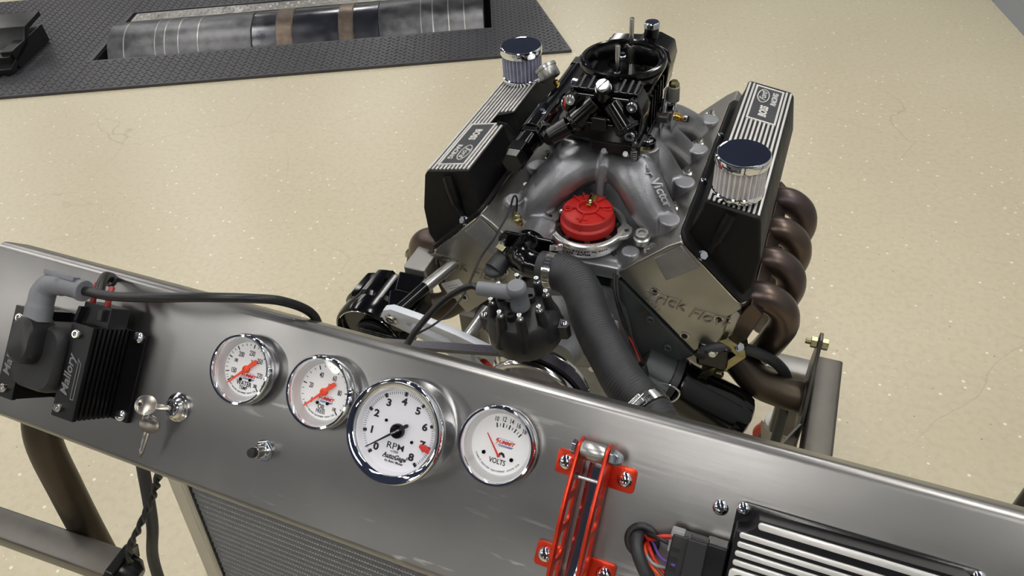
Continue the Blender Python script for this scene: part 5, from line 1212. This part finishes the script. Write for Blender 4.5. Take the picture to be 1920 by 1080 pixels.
# ------------------------------------------------------------------ engine mount and test stand
mb = thing('engine_mount', 'gold zinc engine mount bracket with bolt below the right cylinder head', 'engine mount', (.245, .88, .55))
b = B(); b.loft([[(.205, y, .628), (.240, y, .650), (.268, y, .634), (.272, y, .618), (.246, y, .576), (.215, y, .548), (.206, y, .556), (.236, y, .588), (.256, y, .618), (.240, y, .632), (.210, y, .614)] for y in (.846, .872)]); b.build('bracket', 'yellow_zinc', mb, bevel=.001)
b = B(); b.box((.222, .872, .606), (.050, .064, .050), Matrix.Identity(4)); b.build('rubber_block', 'black_gloss', mb, bevel=.006)
inst('bolt', ME_HEX, Fr((.258, .850, .634), z=(.5, -.5, .7)), mb); inst('bolt', ME_HEX, Fr((.222, .8385, .622), z=(0, -1, .1)), mb)
b = B(); b.cyl((.236, .8460, .572), (.236, .8380, .570), .0085, n=6); b.build('nut', 'yellow_zinc', mb, bevel=.001)
b = B(); b.cyl((.205, .833, .622), (.205, .8250, .620), .011, n=6); b.build('black_bolt', 'black_satin', mb, bevel=.001)
est = thing('engine_stand', 'raw steel engine run stand with side rails and welded mount plates', 'engine stand', (0, .9, .1))
def bar3(name, p0, p1, w, h_, m='raw_steel', up=(0, 0, 1), bev=.004):
    p0, p1 = V(p0), V(p1); F_ = Fr(p0, z=(p1 - p0), y=up); b = B(F_); b.prism(rrect(-w / 2, -h_ / 2, w / 2, h_ / 2, .005, 3), 0, (p1 - p0).length); return b.build(name, m, est, bevel=0)
for sg in (1, -1):
    bar3('front_leg', (sg * .4065, .415, .446), (sg * .4065, .415, 0), .046, .046, 'raw_steel', (0, 1, 0))
    bar3('panel_post', (sg * .4065, .415, .498), (sg * .4065, .372, .905), .036, .036, 'raw_steel', (0, 1, 0))
    bar3('side_rail', (sg * .4065, .385, .4725), (sg * .4065, 1.003, .4725), .046, .055)
    b = B(); b.curve2d([[(.845, .395), (.985, .420), (.985, .500), (.952, .604), (.934, .604), (.900, .560), (.850, .500)]], .006, Fr((sg * .378, 0, 0), x=(0, 1, 0), y=(0, 0, 1)), .0006); b.build('mount_plate', 'raw_steel', est)
    b = B(); b.loft([[(sg * .374, .842, .50), (sg * .374, .850, .39), (sg * .378, .850, .39), (sg * .378, .842, .50)], [(sg * .345, .800, .47), (sg * .345, .815, .375), (sg * .349, .815, .375), (sg * .349, .800, .47)]]); b.build('gusset', 'raw_steel', est)
    b = B(); b.tube(spline([(sg * .236, .915, .570), (sg * .262, .905, .545), (sg * .297, .896, .517), (sg * .335, .899, .502), (sg * .375, .903, .494)], 8), .0275, 28); b.build('mount_tube', 'brown_steel', est)
    b = B(); b.torus(.0285, .0042, Fr((sg * .3745, .903, .494), z=(1, 0, 0)), 32, 8); b.build('weld_bead', 'raw_steel', est)
    bar3('leg', (sg * .372, 1.13, .270), (sg * .372, 1.13, .135), .05, .05, 'raw_steel', (0, 1, 0))
    b = B(); b.cyl((sg * .356, .944, .588), (sg * .392, .944, .588), .0048, n=14); b.build('bolt_shank', 'yellow_zinc', est)
    for x_ in (.3645, .3815):
        b = B(); b.cyl((sg * x_, .944, .588), (sg * (x_ + .010), .944, .588), .0098, n=6); b.build('bolt_nut', 'yellow_zinc', est, bevel=.0006)
bar3('cross_tube', (-.40, 1.165, .275), (.40, 1.165, .275), .05, .05, 'grey_steel')
def caster(x, y, label, a):
    c = thing('caster', label, 'caster wheel', (x, y, 0), 'stand casters'); F = Fr((x, y, .056), z=(math.cos(a), math.sin(a), 0), x=(0, 0, 1))
    b = B(); b.lathe([(.030, -.016), (.050, -.016), (.055, -.011), (.056, 0), (.055, .011), (.050, .016), (.030, .016)], F, 48); b.build('tyre', 'red_wheel', c)
    b = B(); b.lathe([(0, -.017), (.036, -.017), (.038, -.012), (.038, .012), (.036, .017), (0, .017)], F, 40); b.build('hub', 'raw_steel', c)
    for s_ in (-.021, .021):
        b = B(F); b.prism([(-.016, -.016), (.060, -.034), (.070, -.034), (.070, .034), (.060, .034), (-.016, .016)], s_ - .0016, s_ + .0016); b.build('fork', 'grey_steel', c, bevel=.0006)
    b = B(F); b.prism(rrect(-.004, -.012, .030, .012, .002), -.0234, -.0230) ; b.build('label_plate', 'dial_silver', c)
    b = B(); b.cyl((x, y, .122), (x, y, .136), .034, n=28); b.build('swivel', 'grey_steel', c, bevel=.001)
    b = B(); b.cyl(F @ V((0, 0, -.028)), F @ V((0, 0, .028)), .008, n=6); b.build('axle', 'zinc', c)
caster(.368, 1.140, 'red caster wheel under the stand at the right of the engine', R(-122))
caster(-.372, 1.135, 'red caster wheel under the stand at the left of the engine', R(60))
b = B(); b.tube(spline([(.205, .838, .618), (.235, .850, .628), (.275, .870, .612), (.320, .905, .560), (.345, .925, .500), (.352, .925, .42), (.352, .92, .33)], 8), .0095, 14); tag(b.build('rubber_cable', 'rubber'), 'thick black cable running from the mount down past the stand plate', 'cable')

# ------------------------------------------------------------------ alternator, bracket, belt
al = thing('alternator', 'glossy black alternator with a warning label, left front of the engine', 'alternator', (-.32, .74, .55))
F = Fr((-.322, .800, .622), z=(0, -1, 0), x=(1, 0, 0))
def lugs(i, j):
    a = i * 360.0 / 96
    return 1.10 if 2 <= j <= 5 and (40 < a < 72 or 88 < a < 112 or 130 < a < 156 or 250 < a < 280) else 1.0
b = B(); b.lathe([(0, 0), (.050, 0), (.056, .004), (.0635, .014), (.0645, .040), (.0645, .068), (.0655, .074), (.0660, .100), (.0640, .108), (.0600, .110), (.0590, .100), (.0575, .098), (0, .098)], F, 96, wob=lugs); b.build('case', 'black_gloss', al, smooth=25)
b = B(); b.lathe([(.040, .097), (.044, .101), (.0440, .106), (.0400, .1085), (.030, .1095), (0, .1095)], F @ Matrix.Translation((.010, -.012, 0)), 48); b.build('front_cover', 'black_plastic', al)
Fl = F @ Matrix.Translation((.014, .000, .1100))
b = B(Fl); b.curve2d([rrect(-.034, -.020, .040, .024, .006)], .0005); lb = b.build('label', 'black_satin', al, label='black warning label with white print')
b = B()
for i in range(7):
    z_ = .018 - i * .0055; x0 = -.024 + i * .001
    b.text('CAUTION RISK OF INJURY DISCONNECT', .0042, Fl @ Matrix.Translation((.004, z_, .0003)), .0002, sx=.80, res=1)
b.build('label_print', 'wire_grey', lb)
b = B(Fl); b.prism([(.012, -.014), (.028, -.014), (.020, .0)], .0004, .0008); b.build('warning_triangle', 'white_print', lb)
b = B(); b.tube([F @ V((.0585 * math.cos(R(a)), .0585 * math.sin(R(a)), .1090)) for a in range(10, 150, 6)], .0012, 6); b.build('trim_wire', 'chrome', al)
b = B(); b.lathe([(0, 0), (.034, 0), (.0355, .003), (.028, .012), (.0355, .021), (.034, .024), (0, .024)], Fr((-.322, .668, .622), z=(0, -1, 0)), 48); b.build('pulley', 'polished_aluminium', al)
b = B(); b.cyl((-.322, .692, .622), (-.322, .666, .622), .010, n=16); b.build('shaft', 'raw_steel', al)
b = B(); b.prism(rrect(-.300, .795, -.258, .858, .006), .655, .700); b.build('regulator_block', 'grey_steel', al, bevel=.003)
b = B(); b.prism([(-.305, .790), (-.250, .790), (-.245, .745), (-.290, .745)], .660, .694); b.build('rear_housing', 'black_gloss', al, bevel=.004)
b = B(); b.prism([(-.300, .745), (-.236, .770), (-.232, .700), (-.275, .690)], .650, .690); b.build('mounting_ear', 'black_gloss', al, bevel=.004)
br = thing('alternator_bracket', 'silver billet alternator bracket with cut-outs, left of the pulley', 'bracket', (-.17, .69, .60))
out = [(-.280, .688), (-.274, .703), (-.260, .709), (-.215, .703), (-.150, .688), (-.088, .668), (-.070, .640), (-.070, .586), (-.084, .580), (-.100, .590), (-.150, .630), (-.205, .655), (-.262, .674), (-.276, .678)]
h1 = [(-.238, .688), (-.222, .692), (-.165, .678), (-.140, .668), (-.150, .660), (-.190, .668), (-.232, .678)]
h2 = [(-.128, .655), (-.100, .650), (-.086, .634), (-.086, .604), (-.094, .602), (-.128, .632)]
b = B(); b.curve2d([out, h1, h2], .013, Fr((0, .692, 0), x=(1, 0, 0), y=(0, 0, 1)), .0012); b.build('plate', 'boss_face', br)
b = B(); b.lathe([(.011, 0), (.011, .003), (.0075, .004), (.0070, .006), (.004, .006), (.0036, .003), (0, .003)], Fr((-.262, .686, .690), z=(0, -1, 0)), 24); b.build('socket_bolt', 'stainless', br)
b = B(); b.cyl((-.258, .698, .694), (-.238, .760, .700), .0100, n=20); b.build('black_spacer', 'black_gloss', br, bevel=.001)
b = B(); b.cyl((-.238, .760, .700), (-.214, .824, .706), .0100, n=20); b.build('spacer_rod', 'satin_aluminium', br, bevel=.001)
b = B(); b.cyl((-.170, .700, .618), (-.150, .800, .640), .0110, n=20); b.build('lower_spacer', 'satin_aluminium', br, bevel=.001)
# belt: around pump pulley and alternator pulley
c1, r1 = V((0, 0, .662)), .0720; c2, r2 = V((-.322, 0, .622)), .0325
dv = c2 - c1; D_ = dv.length; th0 = math.atan2(dv.z, dv.x); al_ = math.acos((r1 - r2) / D_)
loop = []
n1 = 40
for i in range(n1 + 1): a = th0 + al_ + (2 * PI - 2 * al_) * i / n1; loop.append((c1.x + r1 * math.cos(a), c1.z + r1 * math.sin(a), math.cos(a), math.sin(a)))
for i in range(17): a = th0 - al_ + (2 * al_) * i / 16; loop.append((c2.x + r2 * math.cos(a), c2.z + r2 * math.sin(a), math.cos(a), math.sin(a)))
vs = []; fs = []; n_ = len(loop)
for (x, z, nx, nz) in loop:
    for y, o in ((.6385, .0055), (.6535, .0055), (.6510, -.0040), (.6410, -.0040)): vs.append((x + nx * o, y, z + nz * o))
for i in range(n_):
    j = (i + 1) % n_
    for k in range(4): l = (k + 1) % 4; fs.append((i * 4 + k, i * 4 + l, j * 4 + l, j * 4 + k))
b = B(); b.add(vs, fs); tag(b.build('drive_belt', 'belt_glint', smooth=50), 'black V-belt running from the pump pulley to the alternator', 'belt')

# ------------------------------------------------------------------ sensor and small wires
ts_ = thing('temperature_sender', 'brass temperature sender in the manifold behind the thermostat housing', 'sensor', (-.112, .866, .778))
b = B(); b.lathe([(.0115, 0), (.0115, .003), (.0095, .004), (.0095, .010), (0, .010)], Fr((-.112, .866, .776), z=(0, 0, 1)), 24); b.build('collar', 'brass', ts_)
b = B(); b.lathe([(.0092, .009), (.0092, .017), (.0060, .018), (.0060, .024), (.0034, .025), (.0034, .030), (0, .030)], Fr((-.112, .866, .776), z=(0, 0, 1)), 6); b.build('hex_body', 'yellow_zinc', ts_, bevel=.0005)
def wire2(name, pts, r, m, label): b = B(); b.tube(spline(pts, 10), r, 8); tag(b.build(name, m), label, 'wire')
wire2('sender_wire', [(-.112, .866, .805), (-.1125, .872, .826), (-.1155, .866, .832), (-.119, .850, .812), (-.122, .800, .800), (-.124, .745, .798), (-.127, .690, .775), (-.140, .635, .770), (-.165, .585, .770), (-.190, .545, .740)], .0017, 'wire_black', 'thin black wire from the brass sender down past the loose cap')
wire2('pickup_wire', [(.044, .878, .758), (.052, .858, .744), (.066, .815, .726), (.082, .800, .690), (.100, .797, .645), (.117, .800, .600)], .0022, 'wire_black', 'thin black wire from the distributor down to the pressure sender, left of the pair')
wire2('pickup_wire', [(.046, .880, .756), (.056, .860, .742), (.071, .815, .722), (.088, .800, .688), (.106, .797, .643), (.121, .800, .600)], .0019, 'wire_black', 'thin black wire from the distributor down to the pressure sender, right of the pair')
wire2('pickup_wire', [(.082, .800, .684), (.092, .797, .664), (.104, .796, .640), (.116, .798, .605)], .0015, 'wire_red', 'thin red wire twisted with the black pair above the pressure sender')

# ------------------------------------------------------------------ radiator under the panel
rd = thing('radiator', 'aluminium radiator with a fine grey core below the panel', 'radiator', (0, .24, .34))
tl = R(8); RU = V((0, math.sin(tl), math.cos(tl))); RN = V((0, -math.cos(tl), math.sin(tl)))
FR_ = Fr(V((0, .2710, .80)), x=(1, 0, 0), y=RU)                        # local z points to the camera side
for x0, x1 in ((-.292, -.264), (.264, .292)):
    b = B(FR_); b.box(((x0 + x1) / 2, -.21, -.025), (x1 - x0, .53, .056)); b.build('side_tank', 'satin_aluminium', rd, bevel=.003)
    b = B(FR_); b.tube([((-.2635 if x0 < 0 else .2635), .05, .004), ((-.2635 if x0 < 0 else .2635), -.47, .004)], .0034, 8); b.build('weld_bead', 'satin_aluminium', rd)
b = B(FR_); b.box((0, .058, -.025), (.584, .024, .056)); b.build('top_channel', 'satin_aluminium', rd, bevel=.003)
b = B(FR_); b.box((0, -.4725, -.025), (.584, .024, .056)); b.build('bottom_channel', 'satin_aluminium', rd, bevel=.003)
tube_me = share(B().box((0, 0, 0), (.528, .0020, .042)), 'core_tube', 'radiator_core')
pit_ = .0098; rows = 52
for i in range(rows): inst('core_tube', tube_me, FR_ @ Matrix.Translation((0, .042 - i * pit_, -.023)), rd)
fb = B(FR_)
for i in range(rows - 1):
    y0 = .042 - i * pit_ - .0011; y1 = y0 - pit_ + .0022; x = -.263; k = 0; vs = []
    while x <= .263: vs += [(x, y0 if k % 2 else y1, -.0005), (x, y0 if k % 2 else y1, -.006)]; x += .0017; k += 1
    fb.add(vs, [(2 * j, 2 * j + 1, 2 * j + 3, 2 * j + 2) for j in range(k - 1)])
o = fb.build('fin_strip', 'radiator_core', rd, smooth=5); o['kind'] = 'stuff'
b = B(FR_); b.box((0, -.21, -.0075), (.53, .51, .002)); b.build('core_shade_sheet', 'core_shade', rd)  # sheet added behind the fins; its grey stands in for their shaded depth
b = B(); b.cyl((.200, .318, .694), (.200, .352, .698), .0225, n=28); b.build('inlet_neck', 'satin_aluminium', rd)

# ------------------------------------------------------------------ cart tubes and cables around the panel
b = B(); b.tube(spline([(-.575, .400, .83), (-.582, .350, .79), (-.586, .306, .73), (-.586, .284, .62), (-.584, .258, .44), (-.584, .232, .20), (-.584, .215, 0.0)], 8), .0225, 28); tag(b.build('bent_tube', 'brown_steel'), 'brown bent steel tube leg under the panel’s left end', 'tube leg')
sb = thing('steel_bar', 'grey rectangular steel bar with black end cap, lower left corner', 'steel bar', (-.70, .22, .50))
b = B(Fr((-.95, .212, .547), z=(1, .055, .0), y=(0, 0, 1))); b.prism(rrect(-.021, -.017, .021, .017, .003, 3), 0, .47); b.build('bar', 'raw_steel', sb)
Fe = Fr((-.480, .238, .547), z=(.82, .05, -.35), x=(0, 0, 1))
b = B(Fe); b.prism([(-.036, -.020), (-.022, -.032), (.022, -.032), (.036, -.020), (.036, .020), (.022, .032), (-.022, .032), (-.036, .020)], -.006, .006); b.build('end_flange', 'black_satin', sb, bevel=.0015)
b = B(); b.lathe([(.024, .005), (.021, .020), (.012, .030), (0, .031)], Fe, 32); b.build('end_cap', 'black_satin', sb)
b = B(); b.tube(spline([(-.440, .360, .80), (-.444, .328, .70), (-.462, .300, .58), (-.495, .280, .47), (-.51, .26, .30), (-.52, .25, .02)], 8), .0082, 14); tag(b.build('power_cable', 'rubber'), 'thick black cable hanging straight down below the panel', 'cable')
for k in (0, 1):
    P = spline([(-.375, .330, .790), (-.385, .312, .730), (-.400, .296, .690), (-.425, .270, .640), (-.452, .250, .590), (-.470, .240, .52), (-.48, .235, .40)], 24); pts = []
    for i, p in enumerate(P): a = i * .33 + k * PI; pts.append(p + V((.0029 * math.cos(a), .0029 * math.sin(a), 0)))
    b = B(); b.tube(pts, .0030, 8); tag(b.build('twisted_wire', 'wire_black'), ('black wire of the twisted pair hanging below the key switch, ' + ('first strand', 'second strand')[k]), 'wire', 'twisted wire pair')
pl_ = thing('stand_pole', 'black steel pole standing on the floor, right edge of the photo', 'pole', (.762, .92, 0))
b = B(); b.cyl((.752, .915, .01), (.752, .915, 1.15), .0165, n=24); b.build('pole', 'black_satin', pl_)
b = B(); b.lathe([(.13, 0), (.13, .008), (.02, .016), (0, .016)], Fr((.752, .915, 0), z=(0, 0, 1)), 40); b.build('base', 'black_satin', pl_)
